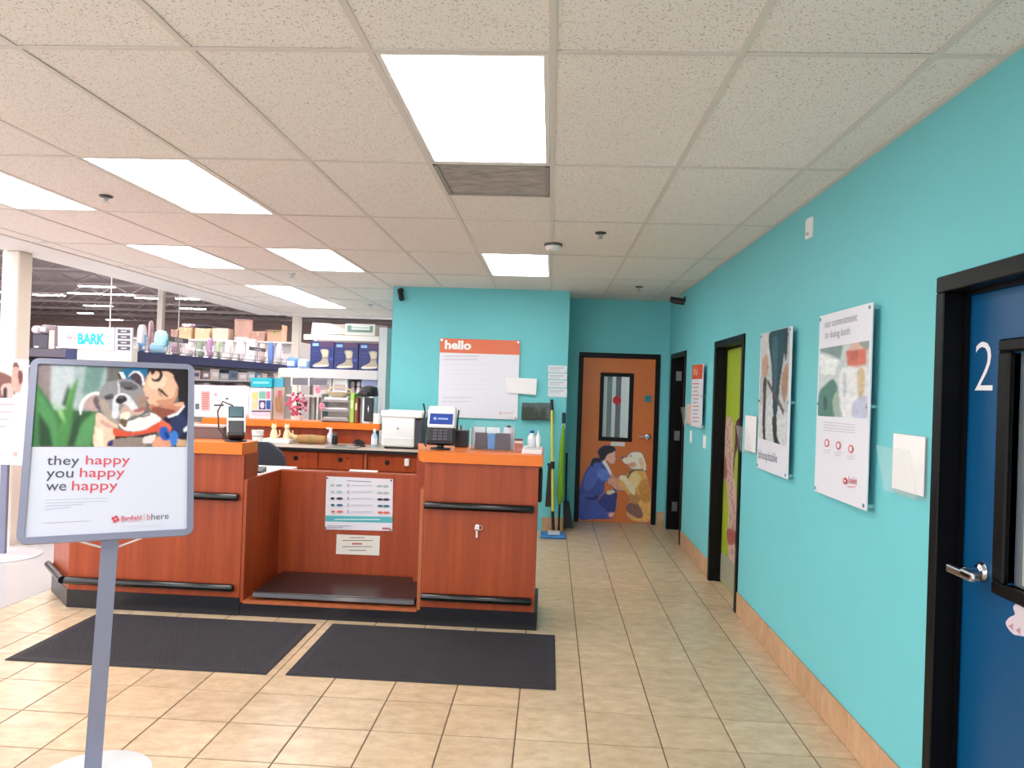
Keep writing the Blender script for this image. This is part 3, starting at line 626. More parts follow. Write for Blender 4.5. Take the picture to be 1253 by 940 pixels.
def gstock(px0, py0, px1, py1, h, name, label, shape='box', z0=2.0, lid=None, depth=.38, cat='box', rough=.6, xf=-6.28):
    ym = (py0+py1)/2; zt = atX((px0+px1)/2, py0, xf-depth/2).z; zb = z0
    y1 = atX(px1, ym, xf).y
    while atX(px0, ym, xf-depth).y > y1-.12 and depth > .06: depth *= .85
    y0 = min(atX(px0, ym, xf-depth).y, y1-.1); c = (xf-depth/2, (y0+y1)/2)
    if shape == 'drum': q = atX((px0+px1)/2, ym, xf-.2); c = (xf-.2, q.y); rd = (px1-px0)/2*q.y/FPX
    t = thing(name, label, cat, (c[0], c[1], zb), 'stock on the navy shelf run')
    if shape == 'box':
        build('carton', MB().rbox(xf-depth, xf, y0, y1, zb, zt, .012, 1), flat(h, rough), t)
        build('flap_tape', MB().box(xf-.002-depth, xf+.002, (y0+y1)/2-.025, (y0+y1)/2+.025, zt-.06, zt+.002), flat(lid or 'e8cfa8'), t)
    elif shape == 'drum':
        r = rd; cx = xf-.2
        build('drum_body', MB().lathe([(r*.96, zb), (r, zb+.03), (r*.97, zb+.1), (r, (zb+zt)/2), (r*.97, zt-.1), (r, zt-.03), (r*.93, zt)], (cx, c[1], 0), 24), flat(h, rough), t, smooth=True)
        build('drum_band', MB().lathe([(r*1.01, zb+.02), (r*1.01, zb+.10)], (cx, c[1], 0), 24), flat(lid or 'd9cfd6'), t)
    else:
        build('bag', MB().blob((c[0], c[1], (zb+zt)/2), depth/2, (y1-y0)/2, (zt-zb)/2, e=.6, jit=.05), flat(h, rough), t, smooth=True)
        build('bag_label', MB().rbox(xf-.03, xf+.006, c[1]-(y1-y0)*.22, c[1]+(y1-y0)*.22, zb+(zt-zb)*.3, zb+(zt-zb)*.65, .004, 1), flat(lid or 'f0ecee'), t)
YG = 18.0; ZG = at(282, 416.5, YG).z
t = thing('far_gondola', 'tall shelf run whose top carries the tan cartons', 'shelf unit', (-8.6, YG+.3, 0))
build('run_back', MB().box(-11.2, -6.2, YG+.3, YG+.36, 0, ZG-.04), M_SHELF, t); build('top_deck', MB().box(-11.2, -6.2, YG-.1, YG+.7, ZG-.04, ZG), M_SHELF, t); build('run_side', MB().box(-6.2, -6.16, YG-.1, YG+.7, 0, ZG), M_SHELF, t)
for z in (.4, .9, 1.4, 1.9): build('shelf_board', MB().box(-11.2, -6.2, YG-.1, YG+.3, z, z+.03), M_SHELF, t)
def carton(px0, py0, px1, h, label, tape, nm='cardboard_box', flaps=False):
    a, b = at(px0, py0, YG), at(px1, py0, YG); t = thing(nm, label, 'box', ((a.x+b.x)/2, YG+.2, ZG), 'cartons on the far shelf run')
    build('carton', MB().rbox(a.x, b.x, YG, YG+.36, ZG+.001, a.z, .01, 1), flat(h, .7), t); build('tape', MB().box((a.x+b.x)/2-.025, (a.x+b.x)/2+.025, YG-.002, YG+.36, a.z-.10, a.z+.0015), flat(tape), t)
    if flaps:
        q = MB(); q.box(a.x, b.x, YG-.10, YG-.004, a.z-.012, a.z).box(b.x-.01, b.x, YG, YG+.36, a.z, a.z+.14); build('flap', q, flat(h, .7), t)
for a in [(209, 403.5, 217.5, 'a98a80', 'small brown carton left of the three tan ones', 'a07868'), (219, 400.5, 234.5, 'd6ae8a', 'first tan carton of the three in a row', 'e8cfa8'), (238.5, 401.5, 256.5, 'dfbd98', 'middle tan carton with a black bag on top', 'f0dcb4'), (260, 401.5, 278.5, 'd9c3b0', 'third pale carton left of the brown drum', 'f0e2cc'), (307, 405.5, 324, 'ae8878', 'brown carton right of the drum', 'd0a890')]: carton(*a)
carton(327, 404, 345, 'c6a183', 'open tan carton at the right end of the far shelf', '7fb04a', 'cardboard_box', True)
c = at(293.5, 391, YG); r = 11*YG/FPX; t = thing('storage_drum', 'large brown drum between the cartons', 'drum', (c.x, YG+.25, ZG), 'cartons on the far shelf run')
build('drum_body', MB().lathe([(r*.96, ZG+.001), (r, ZG+.03), (r*.97, ZG+.1), (r, (ZG+c.z)/2), (r*.97, c.z-.08), (r, c.z-.03), (r*.93, c.z)], (c.x, YG+.25, 0), 28), flat('b08c7e', .6), t, smooth=True); build('drum_band', MB().lathe([(r*1.01, ZG+.02), (r*1.01, ZG+.09)], (c.x, YG+.25, 0), 28), flat('cfc4cc'), t); build('drum_lid', MB().lathe([(r*1.02, c.z-.04), (r*1.02, c.z+.005), (r*.9, c.z+.01)], (c.x, YG+.25, 0), 28), flat('a27f74'), t)
c = at(247, 401.5, YG); t = thing('folded_bag', 'black bag lying on the middle tan carton', 'bag', (c.x, YG+.15, c.z+.003))
build('bag_body', MB().blob((c.x-.02, YG+.15, c.z+.053), .2, .15, .048, e=.7), flat('2a2430'), t, smooth=True); build('bag_strap', MB().tube([(c.x+.15, YG+.1, c.z+.05), (c.x+.24, YG+.1, c.z+.06), (c.x+.3, YG+.12, c.z+.02)], .012, 6), flat('2a2430'), t)
c = at(227, 400.5, YG); t = thing('plush_pile', 'lilac and white plush toys on the first tan carton', 'plush toys', (c.x, YG+.15, c.z+.002))
for k, (dx, h) in enumerate(((-.1, 'd8c2d4'), (.02, 'e8dce4'), (.12, 'a890a4'))): build('plush_toy', MB().blob((c.x+dx, YG+.15, c.z+.052), .065, .08, .05, jit=.08), flat(h, .8), t, smooth=True)
gstock(166, 398, 181, 428, 'd8cfd2', 'feed_bag', 'white feed bag just right of the bark labels', 'bag', 1.941, '8fb6d0', .3, 'bag', .6, -6.4)
gstock(180, 394, 189, 420, 'a98d8d', 'feed_bag', 'tall mauve bag beside the far column', 'bag', 1.941, 'ccaaaa', .3, 'bag', .6, -6.4)
gstock(187, 405, 208, 420, '9fd0da', 'toy_pack', 'pale turquoise pack under the far column', 'bag', 1.941, '38a9b8', .3, 'pack', .6, -6.4)
for k, (px0, px1, py0, h, lab, sh) in enumerate([(166, 179, 420, '4f8fc0', 'blue pack in front of the white feed bag', 'bag'), (181, 206, 420, '7aa7b8', 'pale blue pack lying below the turquoise pack', 'bag'), (208, 224, 421, '9c8088', 'mauve toy bundle under the left category sign', 'bag'), (225, 239, 419, 'd9c9c4', 'cream pink toy bundle below the first tan carton', 'bag'), (240, 252, 417, '8f9a86', 'greenish pack of toys at the middle of the rail', 'bag'), (252, 263, 415, 'b98fae', 'pink flowered pack in the middle of the rail', 'bag'), (263, 273, 418, 'b9cfa8', 'light green round pack', 'bag'), (274, 287, 417, 'eadfd8', 'cream bundle below the drum', 'bag'), (287, 301, 419, 'f0e8e4', 'white soft bundle below the drum', 'bag'), (301, 315, 416, 'ece6e4', 'white box with black print right of the drum', 'box'), (316, 327, 421, 'c7b0a8', 'dusty pink pack behind the right category sign', 'bag'), (328, 336, 420, '5f7fc0', 'blue pack at the right end of the rail', 'box'), (337, 347, 421, 'c9c4c4', 'pale grey pack at the far end of the rail', 'bag')]):
    gstock(px0, py0, px1, 434, h, 'toy_pack', lab, sh, 1.941, None, .3, 'pack', .6, -6.03)
# category labels standing over the rail
for px0, py0, px1, py1, txt in ((206, 411.5, 230, 420.5, 'toys'), (305, 424, 325, 431, 'clothing')):
    a, b = atX(px0, py0, -5.98), atX(px1, py1, -5.98)
    t = thing('category_sign', 'dark grey category sign on the rail, ' + ('left one' if px0 < 250 else 'right one below the drum'), 'sign', (-5.98, (a.y+b.y)/2, 1.975), 'category signs on the rail')
    build('sign_plate', MB().box(-5.985, -5.975, a.y, b.y, b.z, a.z), flat('5b5660'), t); build('sign_stem', MB().box(-5.984, -5.98, (a.y+b.y)/2-.03, (a.y+b.y)/2+.03, 1.96, b.z), M_CHROME, t)
    lettering(txt, (-5.974, a.y+(b.y-a.y)*.3, (a.z+b.z)/2-.03), (-5.974, a.y+(b.y-a.y)*.7, (a.z+b.z)/2-.03), (1, 0, 0), t, .06, flat('e8e6e8'))
# goods on the lower shelves of that run
cols = ['8d7a80', 'b9a4a4', '6a7a94', 'c8b8b4', '7d6570', 'a9b4bc', 'd2c6c0', '94808a']
CN = dict(zip(cols, ('mauve', 'dusty pink', 'slate blue', 'beige', 'plum', 'grey blue', 'cream', 'greyish purple')))
for zz, hh, x0, x1 in ((1.56, .2, 236, 345), (1.30, .2, 240, 345)):
    y = atX(x0, 460, -6.03).y; ye = 17.2; sh = 'upper' if zz > 1.4 else 'second'; row = []
    while y < ye:
        wd = random.uniform(.22, .42); row.append((y, wd, random.uniform(.6, 1)*hh, random.choice([q for q in cols if not row or q != row[-1][3]]))); y += wd+random.uniform(.02, .06)
    seen = {}
    for k, (y, wd, h, c) in enumerate(row):
        nb = ' between the %s and %s ones' % (CN[row[k-1][3]], CN[row[k+1][3]]) if 0 < k < len(row)-1 else (' at the near end' if k == 0 else ' at the far end')
        lab = '%s boxed product%s, %s lower shelf' % (CN[c], nb, sh); seen[lab] = seen.get(lab, 0)+1
        if seen[lab] > 1: lab = lab.replace('boxed product', 'farther boxed product' if seen[lab] == 2 else 'farthest boxed product')
        t = thing('boxed_product', lab, 'product', (-6.15, y+wd/2, zz), 'boxed products on the %s lower shelf' % sh)
        build('carton', MB().rbox(-6.3, -6.05, y, y+wd, zz+.0005, zz+h, .01, 1), flat(c), t); build('carton_label', MB().box(-6.051, -6.047, y+wd*.2, y+wd*.8, zz+h*.3, zz+h*.7), flat(random.choice(['f0e8e8', '50506a', 'd8c0b8'])), t)

# --- shelf with the boot boxes, facing the lobby
YS = 10.0
t = thing('boot_shelf', 'white shelf unit with three boot boxes left of the turquoise wall', 'shelf unit', (-2.78, YS+.3, 0))
sx0, sx1 = -3.33, -2.20
build('shelf_upright', MB().box(-2.335, -2.225, YS-.02, YS+.45, 0, 2.36), flat('d7d3d3', .4), t)
build('shelf_upright', MB().box(sx0-.40, sx0-.36, YS, YS+.45, 0, 1.76), flat('cfc9c4', .4), t); build('back_post', MB().box(sx0-.04, sx0, YS+.38, YS+.45, 0, 2.2), flat('cfc9c4', .4), t)
build('back_panel', MB().box(sx0, -2.335, YS+.42, YS+.45, 0, 2.42), flat('a89c94'), t)
build('top_beam', MB().box(sx0-.05, -2.335, YS-.03, YS+.03, 2.165, 2.235), flat('ece5dc'), t)
for z in (1.765, 1.40, 1.0, .6): build('shelf_board', MB().box(sx0-.36, -2.335, YS-.02, YS+.42, z-.025, z), flat('e6dfdc'), t)
build('shelf_edge', MB().box(sx0-.36, -2.335, YS-.03, YS-.02, 1.64, 1.76), flat('dcd5d4'), t)
cp = [(383, 395), (404, 396), (424, 404), (424, 409), (381, 409)]
build('slanted_panel', MB().prism([(at(x, y, YS+.1).x, at(x, y, YS+.1).z) for x, y in cp][::-1], YS+.08, YS+.12, 'Y'), flat('d9c9b4'), t)
a, b = at(423, 396, YS), at(459, 407.5, YS)
sg = thing('green_sign', 'grey green framed sign above the boot boxes', 'sign', ((a.x+b.x)/2, YS, b.z))
build('sign_frame', MB().box(a.x, b.x, YS-.02, YS+.01, b.z-.04, a.z), flat('efeae2'), sg); build('sign_face', MB().box(a.x+.03, b.x-.03, YS-.026, YS-.02, b.z, a.z-.025), flat('7f9a90'), sg)
for k in (.68, .4): build('sign_lettering', MB().box(a.x+.09, b.x-.07, YS-.028, YS-.026, b.z+(a.z-b.z)*k-.012, b.z+(a.z-b.z)*k+.012), flat('e9f0ea'), sg)
for k, (x0, x1, yt, lab) in enumerate(((380.5, 408.2, 417.5, 'left'), (409.8, 438.0, 419, 'middle'), (439.8, 463.6, 420, 'right'))):
    p0, p1 = at(x0, yt, YS), at(x1, 451, YS)
    t = thing('boot_box', 'navy box printed with a tan dog boot, %s of three' % lab, 'box', ((p0.x+p1.x)/2, YS+.15, 1.766), 'boot boxes on the white shelf')
    build('carton', MB().rbox(p0.x, min(p1.x, -2.34), YS-.015, YS+.3, 1.766, p0.z, .004, 1), flat('28306e', .35), t)
    mp, N = plane_y(YS-.015); cr = crop(x0, yt, 1.0)
    prints('boot_print', [('5b3f63', cr(rect(11, 0.5, 28, 7))), ('8fb6e0', cr(rect(2, 2.5, 9.5, 6))), ('3d4a8c', cr(rect(2, 12, 9, 13))), ('3d4a8c', cr(rect(2, 16, 9, 17))), ('4653a0', cr(rect(20, 20, 27, 24))),
        ('b8a994', cr([(12, 10.5), (21, 10.5), (21.5, 17), (20.5, 22), (22, 28), (20, 30.5), (12, 30), (4, 31), (4, 28), (9, 26), (13, 23), (13.5, 17)]), 1), ('d3c6b0', cr([(14, 12), (20, 12), (19.5, 18), (15, 19)]), 1), ('e4dccb', cr([(4, 29), (20, 29), (20, 31), (4, 31.5)]), 1), ('7d7264', cr(rect(13, 20, 20.5, 21)))], mp, N, t)
for px0, px1, py0, h, lab, sh in ((351, 364, 437, '5f86c8', 'blue pouch at the left end of the boot shelf', 'bag'), (364.5, 379, 439, '9cc0e0', 'light blue pouch beside the left boot box', 'bag')):
    p0, p1 = at(px0, py0, YS+.1), at(px1, 451, YS+.1); t = thing('treat_pouch', lab, 'pouch', ((p0.x+p1.x)/2, YS+.12, 1.766), 'blue pouches beside the boot boxes')
    build('pouch_body', MB().blob(((p0.x+p1.x)/2, YS+.12, (1.767+p0.z)/2), (p1.x-p0.x)/2, .08, (p0.z-1.767)/2, e=.6), flat(h), t, smooth=True); build('pouch_label', MB().rbox((p0.x+p1.x)/2-.05, (p0.x+p1.x)/2+.05, YS+.032, YS+.05, 1.80, 1.86, .004, 1), flat('f2f2f6'), t)
# goods on the shelf below the boots
for k, (x0, x1, yt, yb, h, nm, lab, sh) in enumerate([(385, 406, 459.5, 478, 'efe6e6', 'white_carton', 'white carton under the left boot box', 'box'), (408, 426, 458, 470, 'f2eeee', 'white_carton', 'white carton under the middle boot box', 'box'), (427, 434, 461, 479, 'd8b9bc', 'figurine', 'pinkish figurine on the shelf under the boots', 'bag'), (435, 441, 461, 479, 'e9d7d4', 'figurine', 'pale figurine next to the pinkish one', 'bag'), (443, 462, 461, 478, '9aa7d0', 'blue_carton', 'pale blue and white carton behind the coffee server', 'box')]):
    p0, p1 = at(x0, yt, YS+.05), at(x1, yb, YS+.05); z0 = 1.401
    t = thing(nm, lab, 'box' if sh == 'box' else 'figurine', ((p0.x+p1.x)/2, YS+.15, z0), 'goods under the boot boxes')
    if sh == 'box': build('carton', MB().rbox(p0.x, p1.x, YS+.02, YS+.3, z0, max(p0.z, z0+.2), .006, 1), flat(h), t); build('carton_label', MB().box(p0.x+.03, p1.x-.03, YS+.016, YS+.021, z0+.08, z0+.16), flat('c9b6bc'), t)
    else: build('figurine_body', MB().lathe([(.03, z0), (.04, z0+.06), (.025, z0+.13)], ((p0.x+p1.x)/2, YS+.1, 0), 12), flat(h), t, smooth=True); build('figurine_head', MB().blob(((p0.x+p1.x)/2, YS+.1, z0+.17), .03, .03, .04), flat(h), t, smooth=True)
for px0, px1, py0, py1, lab in ((358, 377, 462.5, 471.5, 'left'), (379, 400, 464, 471.5, 'right')):
    a, b = at(px0, py0, 9.9), at(px1, py1, 9.9)
    t = thing('shelf_tag', 'dark grey shelf tag above the pink flowers, %s one' % lab, 'sign', ((a.x+b.x)/2, 9.9, b.z), 'grey shelf tags')
    build('tag_plate', MB().box(a.x, b.x, 9.895, 9.905, b.z, a.z), flat('77707a'), t); build('tag_stem', MB().box((a.x+b.x)/2-.012, (a.x+b.x)/2+.012, 9.897, 9.903, .0, b.z), flat('e6dede'), t); build('tag_border', MB().box(a.x-.02, a.x, 9.894, 9.906, b.z-.02, a.z+.02), M_WHITE, t)

# --- display stands on the far left: white poster stand and wire bin
t = thing('poster_stand', 'white poster stand with dog photo at the far left edge', 'sign stand', (-4.62, 6.12, 0))
ps = 6.1; a, b = at(-70, 436, ps), at(29.5, 570, ps); a.z = at(20, 440, ps).z
bd = build('poster_board', MB().rbox(a.x, b.x, ps, ps+.02, b.z, a.z, .004, 1), M_BOARD, t)
mp, N = plane_y(ps)
photo('dog_photo', [(-69, 441), (29, 441), (28, 487), (-69, 487)], [([('ead9d4', [(-69, 441), (29, 441), (28, 487), (-69, 487)]), ('8a5c52', [(-60, 460), (-30, 450), (0, 455), (14, 462), (18, 474), (12, 486), (-50, 487)], 1), ('d9b8ac', [(2, 472), (14, 470), (16, 486), (4, 486)], 1), ('7c4a40', [(16, 446), (20, 443), (23, 448), (22, 455), (17, 455)], 1), ('d8ab9c', [(16, 452), (22, 450), (27, 462), (24, 480), (14, 474)], 1), ('7a4038', [(22, 456), (27, 454), (28, 466), (24, 470)], 1), ('3b2a2c', [(4, 476), (8, 474), (9, 486), (4, 486)], 1)], 1)], mp, N, bd, 98, 46, .05)
prints('poster_text', [('c9c0c4', rect(-50, 494+k*9, 17-3*k, 496.5+k*9)) for k in range(4)] + [('e0b5a8', ell(19, 556, 3, 3))], mp, N, bd)
c = atZ(-10, 684, 0); build('stand_pole', MB().box(c.x-.03, c.x+.03, ps+.02, ps+.05, .01, b.z+.3), M_GREYMETAL, t)
build('stand_base', MB().lathe([(.30, 0), (.30, .008), (.26, .018), (.05, .022)], (c.x, ps+.03, 0), 32), flat('c9c9cd', .3), t, smooth=True)
t = thing('wire_bin', 'white wire mesh bin behind the poster stand', 'bin', (-5.0, 6.9, 0)); q = MB()
for k in range(9):
    x = -5.55+k*.09; q.tube([(x, 6.75, .2), (x, 6.75, .78)], .004, 5); q.tube([(-5.55, 6.75, .2+k*.07), (-4.83, 6.75, .2+k*.07)], .004, 5)
    q.tube([(-4.83, 6.75+k*.05, .2), (-4.83, 6.75+k*.05, .78)], .004, 5)
build('mesh_side', q, M_WHITEPL, t); build('bin_liner', MB().box(-5.54, -4.85, 6.77, 7.2, .2, .74), flat('f0ecea'), t)
build('bin_rim', MB().rbox(-5.57, -4.81, 6.73, 7.22, .76, .80, .01), flat('8c8480'), t)
for x in (-5.5, -4.88): build('bin_leg', MB().tube([(x, 6.8, 0), (x, 6.8, .22)], .014, 8), flat('8c8480'), t)

# ================================================================== RECEPTION COUNTER
YF = 4.88
def rail(x0, x1, z, y=YF, name='bumper_rail', parent=None):
    r = .026
    return build(name, MB().lathe([(.004, x0), (r*.8, x0+.006), (r, x0+.016), (r, x1-.016), (r*.8, x1-.006), (.004, x1)], (0, y-.029, z), 14, 'X').box(x0+.06, x0+.08, y-.02, y-.0062, z-.012, z+.012).box(x1-.08, x1-.06, y-.02, y-.0062, z-.012, z+.012), M_RUBBER, parent, smooth=True)
# right pedestal
t = thing('counter_cabinet', 'tall cherry counter cabinet with key in its lock, at the right end', 'cabinet', (-.41, 5.2, 0), 'reception counter units')
build('cabinet_body', MB().prism([(-.785, YF+.012), (-.035, YF+.012), (-.035, 5.48), (-.93, 5.48), (-.93, 5.36), (-.785, 5.36)], .122, 1.085), M_WOOD, t)
fp = build('front_panel', MB().rbox(-.787, -.030, YF-.006, YF+.012, .122, 1.082, .002, 1), M_WOOD, t)
build('edge_strip', MB().box(-.812, -.789, YF-.004, YF+.5, .10, .905), M_WOODE, t)
build('kick_base', MB().box(-.812, -.012, YF+.002, 5.47, 0, .121), M_KICK, t)
rail(-.785, -.048, .802, parent=t); rail(-.787, -.045, .196, parent=t)
lk = build('lock_cylinder', MB().lathe([(.004, -.010), (.014, -.009), (.014, 0)], (-.425, YF-.006, .672), 16, 'Y'), M_CHROME, fp)
build('key', MB().box(-.432, -.420, YF-.020, YF-.017, .600, .655).lathe([(.016, -.002), (.016, .002)], (-.426, YF-.018, .662), 14, 'Y').tube([(-.405+.016*math.cos(a), YF-.02, .668+.016*math.sin(a)) for a in [k*math.pi/5 for k in range(11)]], .002, 5), M_CHROME, fp)
build('worktop', MB().prism([(-.792, 4.85), (-.006, 4.85), (-.006, 5.50), (-.95, 5.50), (-.838, 4.935)], 1.0855, 1.157), M_ORANGE, None, label='orange countertop slab on the right counter cabinet', cat='countertop')
t = thing('cable_pouch', 'black pouch hanging on the right side of the counter', 'pouch', (-.015, 5.1, .80))
build('pouch_body', MB().rbox(-.0345, -.006, 4.98, 5.14, .83, 1.05, .01), flat('1c1a1c', .7), t); build('pouch_strap', MB().box(-.03, -.012, 5.03, 5.08, 1.05, 1.084), flat('6b5a3a'), t)
# scale alcove
t = thing('scale_alcove', 'open cherry alcove housing the pet scale', 'alcove', (-1.4, 5.2, 0), 'reception counter units')
build('alcove_side', MB().box(-2.012, -1.990, YF-.002, 5.52, .09, .918), M_WOOD, t)
build('alcove_back', MB().box(-1.990, -.813, 5.50, 5.525, .09, .912), M_WOOD, t)
build('alcove_top_edge', MB().box(-2.012, -.94, 5.526, 5.56, .88, .918), M_WOODE, t)
build('alcove_floor', MB().box(-1.990, -.813, YF-.004, 5.50, .085, .104), M_WOODE, t)
build('kick_base', MB().box(-2.012, -.813, YF+.002, 5.47, 0, .0845), M_KICK, t)
t = thing('floor_scale', 'dark steel pet scale platform inside the alcove', 'scale', (-1.4, 5.2, .105))
build('scale_platform', MB().rbox(-1.94, -.83, 4.905, 5.48, .118, .158, .008, 2), mat('scale_dark_steel', '4a4547', .3, metal=.75, var=.2, vscale=3), t)
build('platform_edge', MB().box(-1.935, -.835, 4.901, 4.906, .125, .150), M_STEEL, t)
for x in (-1.85, -.92):
    for y in (4.98, 5.40): build('scale_foot', MB().lathe([(.03, .1045), (.03, .118)], (x, y, 0), 14), M_BLACKPL, t)
# left counter with chamfered end
t = thing('counter_cabinet', 'long cherry counter cabinet with chamfered corner, left of the scale', 'cabinet', (-2.8, 5.2, 0), 'reception counter units')
XC0, YC0, XC1 = -3.21, YF, -3.56
build('cabinet_body', MB().prism([(XC0, YF+.010), (-2.013, YF+.010), (-2.013, 5.11), (XC0+.12, 5.11), (XC1+.28, 5.30), (XC1+.28, 6.9), (XC1+.012, 6.9), (XC1+.012, 5.235)], .122, 1.085), M_WOOD, t)
build('front_panel', MB().rbox(XC0, -2.014, YF-.006, YF+.010, .122, 1.082, .002, 1), M_WOOD, t)
build('chamfer_panel', MB().prism([(XC0, YF-.004), (XC0+.004, YF+.012), (XC1+.016, 5.236), (XC1, 5.228)], .122, 1.082), M_WOOD, t)
build('kick_base', MB().prism([(XC0-.005, YF-.004), (-2.013, YF-.004), (-2.013, 5.09), (XC0+.1, 5.09), (XC1+.2, 5.3), (XC1+.2, 6.88), (XC1-.004, 6.88), (XC1-.004, 5.22)], 0, .121), M_KICK, t)
rail(-2.72, -2.032, .80, parent=t); rail(-3.22, -2.045, .19, parent=t)
build('bumper_rail', MB().tube([(-3.235, YF-.029, .19), (-3.60, 5.23, .19)], .026, 12), M_RUBBER, t, smooth=True)
build('worktop', MB().prism([(-3.24, 4.85), (-2.022, 4.85), (-2.022, 5.115), (-3.12, 5.115), (-3.3, 5.32), (-3.3, 6.95), (-3.6, 6.95), (-3.6, 5.22)], 1.0855, 1.162), M_ORANGE, None, label='orange countertop slab on the long left counter', cat='countertop')
t = thing('work_surface', 'white desk surface behind the scale alcove', 'desk', (-2.7, 5.6, 0))
build('desk_top', MB().box(-3.06, -2.02, 5.13, 5.95, .86, .89), flat('f0edea', .4), t); build('desk_panel', MB().box(-3.05, -2.05, 5.2, 5.22, 0, .86), M_WOOD, t)
build('desk_side', MB().box(-2.045, -2.02, 5.57, 5.94, 0, .86), M_WOOD, t)
c = at(316, 581, 5.5); t = thing('desk_phone', 'small black phone on the white desk surface', 'phone', (c.x, 5.5, .891))
build('phone_body', MB().prism([(5.44, .891), (5.56, .891), (5.56, .93), (5.44, .905)], c.x-.05, c.x+.04, 'X'), M_BLACKPL, t); build('handset', MB().rbox(c.x-.05, c.x-.02, 5.45, 5.56, .925, .945, .008), M_BLACKPL, t)
a, b = at(428, 576, 5.545), at(462, 579, 5.545)
build('paper_stack', MB().rbox(a.x, b.x, 5.528, 5.56, .919, .933, .002, 1), M_PAPER, None, label='white paper slip lying on the alcove top edge', cat='paper')
# signs inside the alcove
yb = 5.494; mp, N = plane_y(yb)
def board_y(name, label, cat, corners, Y, th, m, parent=None, group=None):
    P = [at(x, y, Y) for x, y in corners]; return build(name, MB().prism([(p.x, p.z) for p in P], Y, Y+th, 'Y'), m, parent, label=label, cat=cat, group=group)
t = board_y('weight_chart', 'white pet weight chart with turquoise band in the alcove', 'sign', [(399.5, 583), (481, 586.5), (480, 650), (397.5, 648)], yb, .005, M_BOARD)
L = [('e4e4ec', [(400, 583.6), (480.4, 587), (479.5, 649.4), (398, 647.5)]), ('58b8c0', [(398.3, 631), (480.5, 632.5), (480.2, 640), (398, 638.2)]), ('8a8f9c', [(424, 588), (454, 589.2), (454, 590.2), (424, 589)])]
for k, h in enumerate(('9fb9b6', 'a9c4c0', '1f2a44', '2d6f86', 'd8745c')):
    y = 594+k*8
    for x0, w2 in ((404, 5), (411, 8), (461, 7), (468, 8)): L.append((h, ell(x0+w2/2+(.3*k), y+.02*(x0-404), w2/2, 1.5)))
    L += [('b9c0cc', rect(430, y-.4, 456, y+.5)), ('b4bac6', rect(425, y-2, 427.5, y+2))]
L += [('a9b0bc', rect(400.5, 643, 430, 643.9)), ('a9b0bc', rect(401, 645, 420, 645.8)), ('c8606c', rect(468, 645.5, 477, 647.5)), ('d3f0f2', rect(410, 635, 465, 636.2))]
for x, y in ((401, 585), (479, 588), (399, 646), (478, 648)): L.append(('3a3238', ell(x, y, 1.1, 1.1)))
prints('chart_print', L, mp, N, t)
t = board_y('notice_card', 'small cream notice card under the weight chart', 'sign', [(412, 654), (465, 656), (464, 680), (411, 678)], yb, .003, flat('e9e6da'))
prints('notice_print', [('8a8a80', rect(428, 657.5, 446, 658.5)), ('8a8a80', rect(419, 661, 456, 662)), ('b86a5a', rect(431, 664.5, 443, 666.5)), ('8a8a80', rect(419, 668.5, 455, 669.5)), ('8a8a80', rect(427, 673, 448, 674))], mp, N, t)

# ================================================================== BACK DESK AND HALF WALL
YD = 7.45; ZD = .915
hw = thing('half_wall', 'cherry half wall behind the back desk', 'counter', (-2.8, 8.2, 0))
build('wall_panel', MB().box(-3.80, -1.92, 8.12, 8.30, 0, 1.075), M_WOOD, hw); build('panel_end', MB().box(-1.919, -1.90, 8.121, 8.30, 0, 1.075), M_BLACKTRIM, hw)
build('ledge_slab', MB().rbox(-3.84, -1.84, 8.04, 8.46, 1.0755, 1.146, .004, 1), M_ORANGE, None, label='long orange ledge slab on top of the back half wall', cat='ledge')
build('panel_joint', MB().box(at(366, 530, 8.12).x-.004, at(366, 530, 8.12).x+.004, 8.117, 8.12, ZD, 1.075), flat('5a2a16'), hw)
def xd(px): return at(px, 563, YD).x
un = thing('drawer_unit', 'cherry drawer unit with two black finger holes under the back desk', 'cabinet', (-2.6, 7.8, 0), 'drawer units')
build('unit_body', MB().box(-3.6, xd(445), YD+.02, 8.11, 0, .878), M_WOOD, un)
for a, b, k in ((284, 336, 310), (337.5, 388.5, 362), (390, 444, 416.5)):
    dr = build('drawer', MB().rbox(xd(a), xd(b), YD, YD+.019, .70, .868, .002, 1), M_WOOD, un)
    build('finger_hole', MB().lathe([(.026, -.002), (.026, .012)], (xd(k), YD, .80), 18, 'Y'), M_BLACKPL, dr); build('drawer_lock', MB().lathe([(.009, -.004), (.009, .002)], (xd(k+9), YD, .815), 10, 'Y'), M_CHROME, dr)
un = thing('drawer_unit', 'cherry drawer unit below the white printer', 'cabinet', (-1.5, 7.8, 0), 'drawer units')
build('unit_body', MB().box(xd(449), -1.0, YD+.02, 8.27, 0, .878), M_WOOD, un); build('side_panel', MB().box(xd(445.5), xd(448.5), YD-.0, 8.11, 0, .878), M_WOODE, un)
dr = build('drawer', MB().rbox(xd(451), xd(518), YD, YD+.019, .70, .850, .002, 1), M_WOOD, un)
build('finger_hole', MB().lathe([(.026, -.002), (.026, .012)], (xd(474), YD, .79), 18, 'Y'), M_BLACKPL, dr)
build('hanging_lock', MB().rbox(xd(495.5), xd(501), YD-.03, YD-.001, .765, .84, .006), M_WHITEPL, dr)
wt = thing('desk_worktop', 'grey worktop with black front edge along the back desk', 'worktop', (-2.4, 7.8, .88))
build('top_board', MB().box(-3.65, -1.875, YD-.02, 8.115, .8785, ZD), flat('b9ada0', .35), wt); build('top_board', MB().box(-1.875, -.98, YD-.02, 8.28, .8785, ZD), flat('b9ada0', .35), wt)
build('front_edge', MB().box(-3.65, -.98, YD-.028, YD-.0205, .8785, ZD-.006), M_BLACKPL, wt)

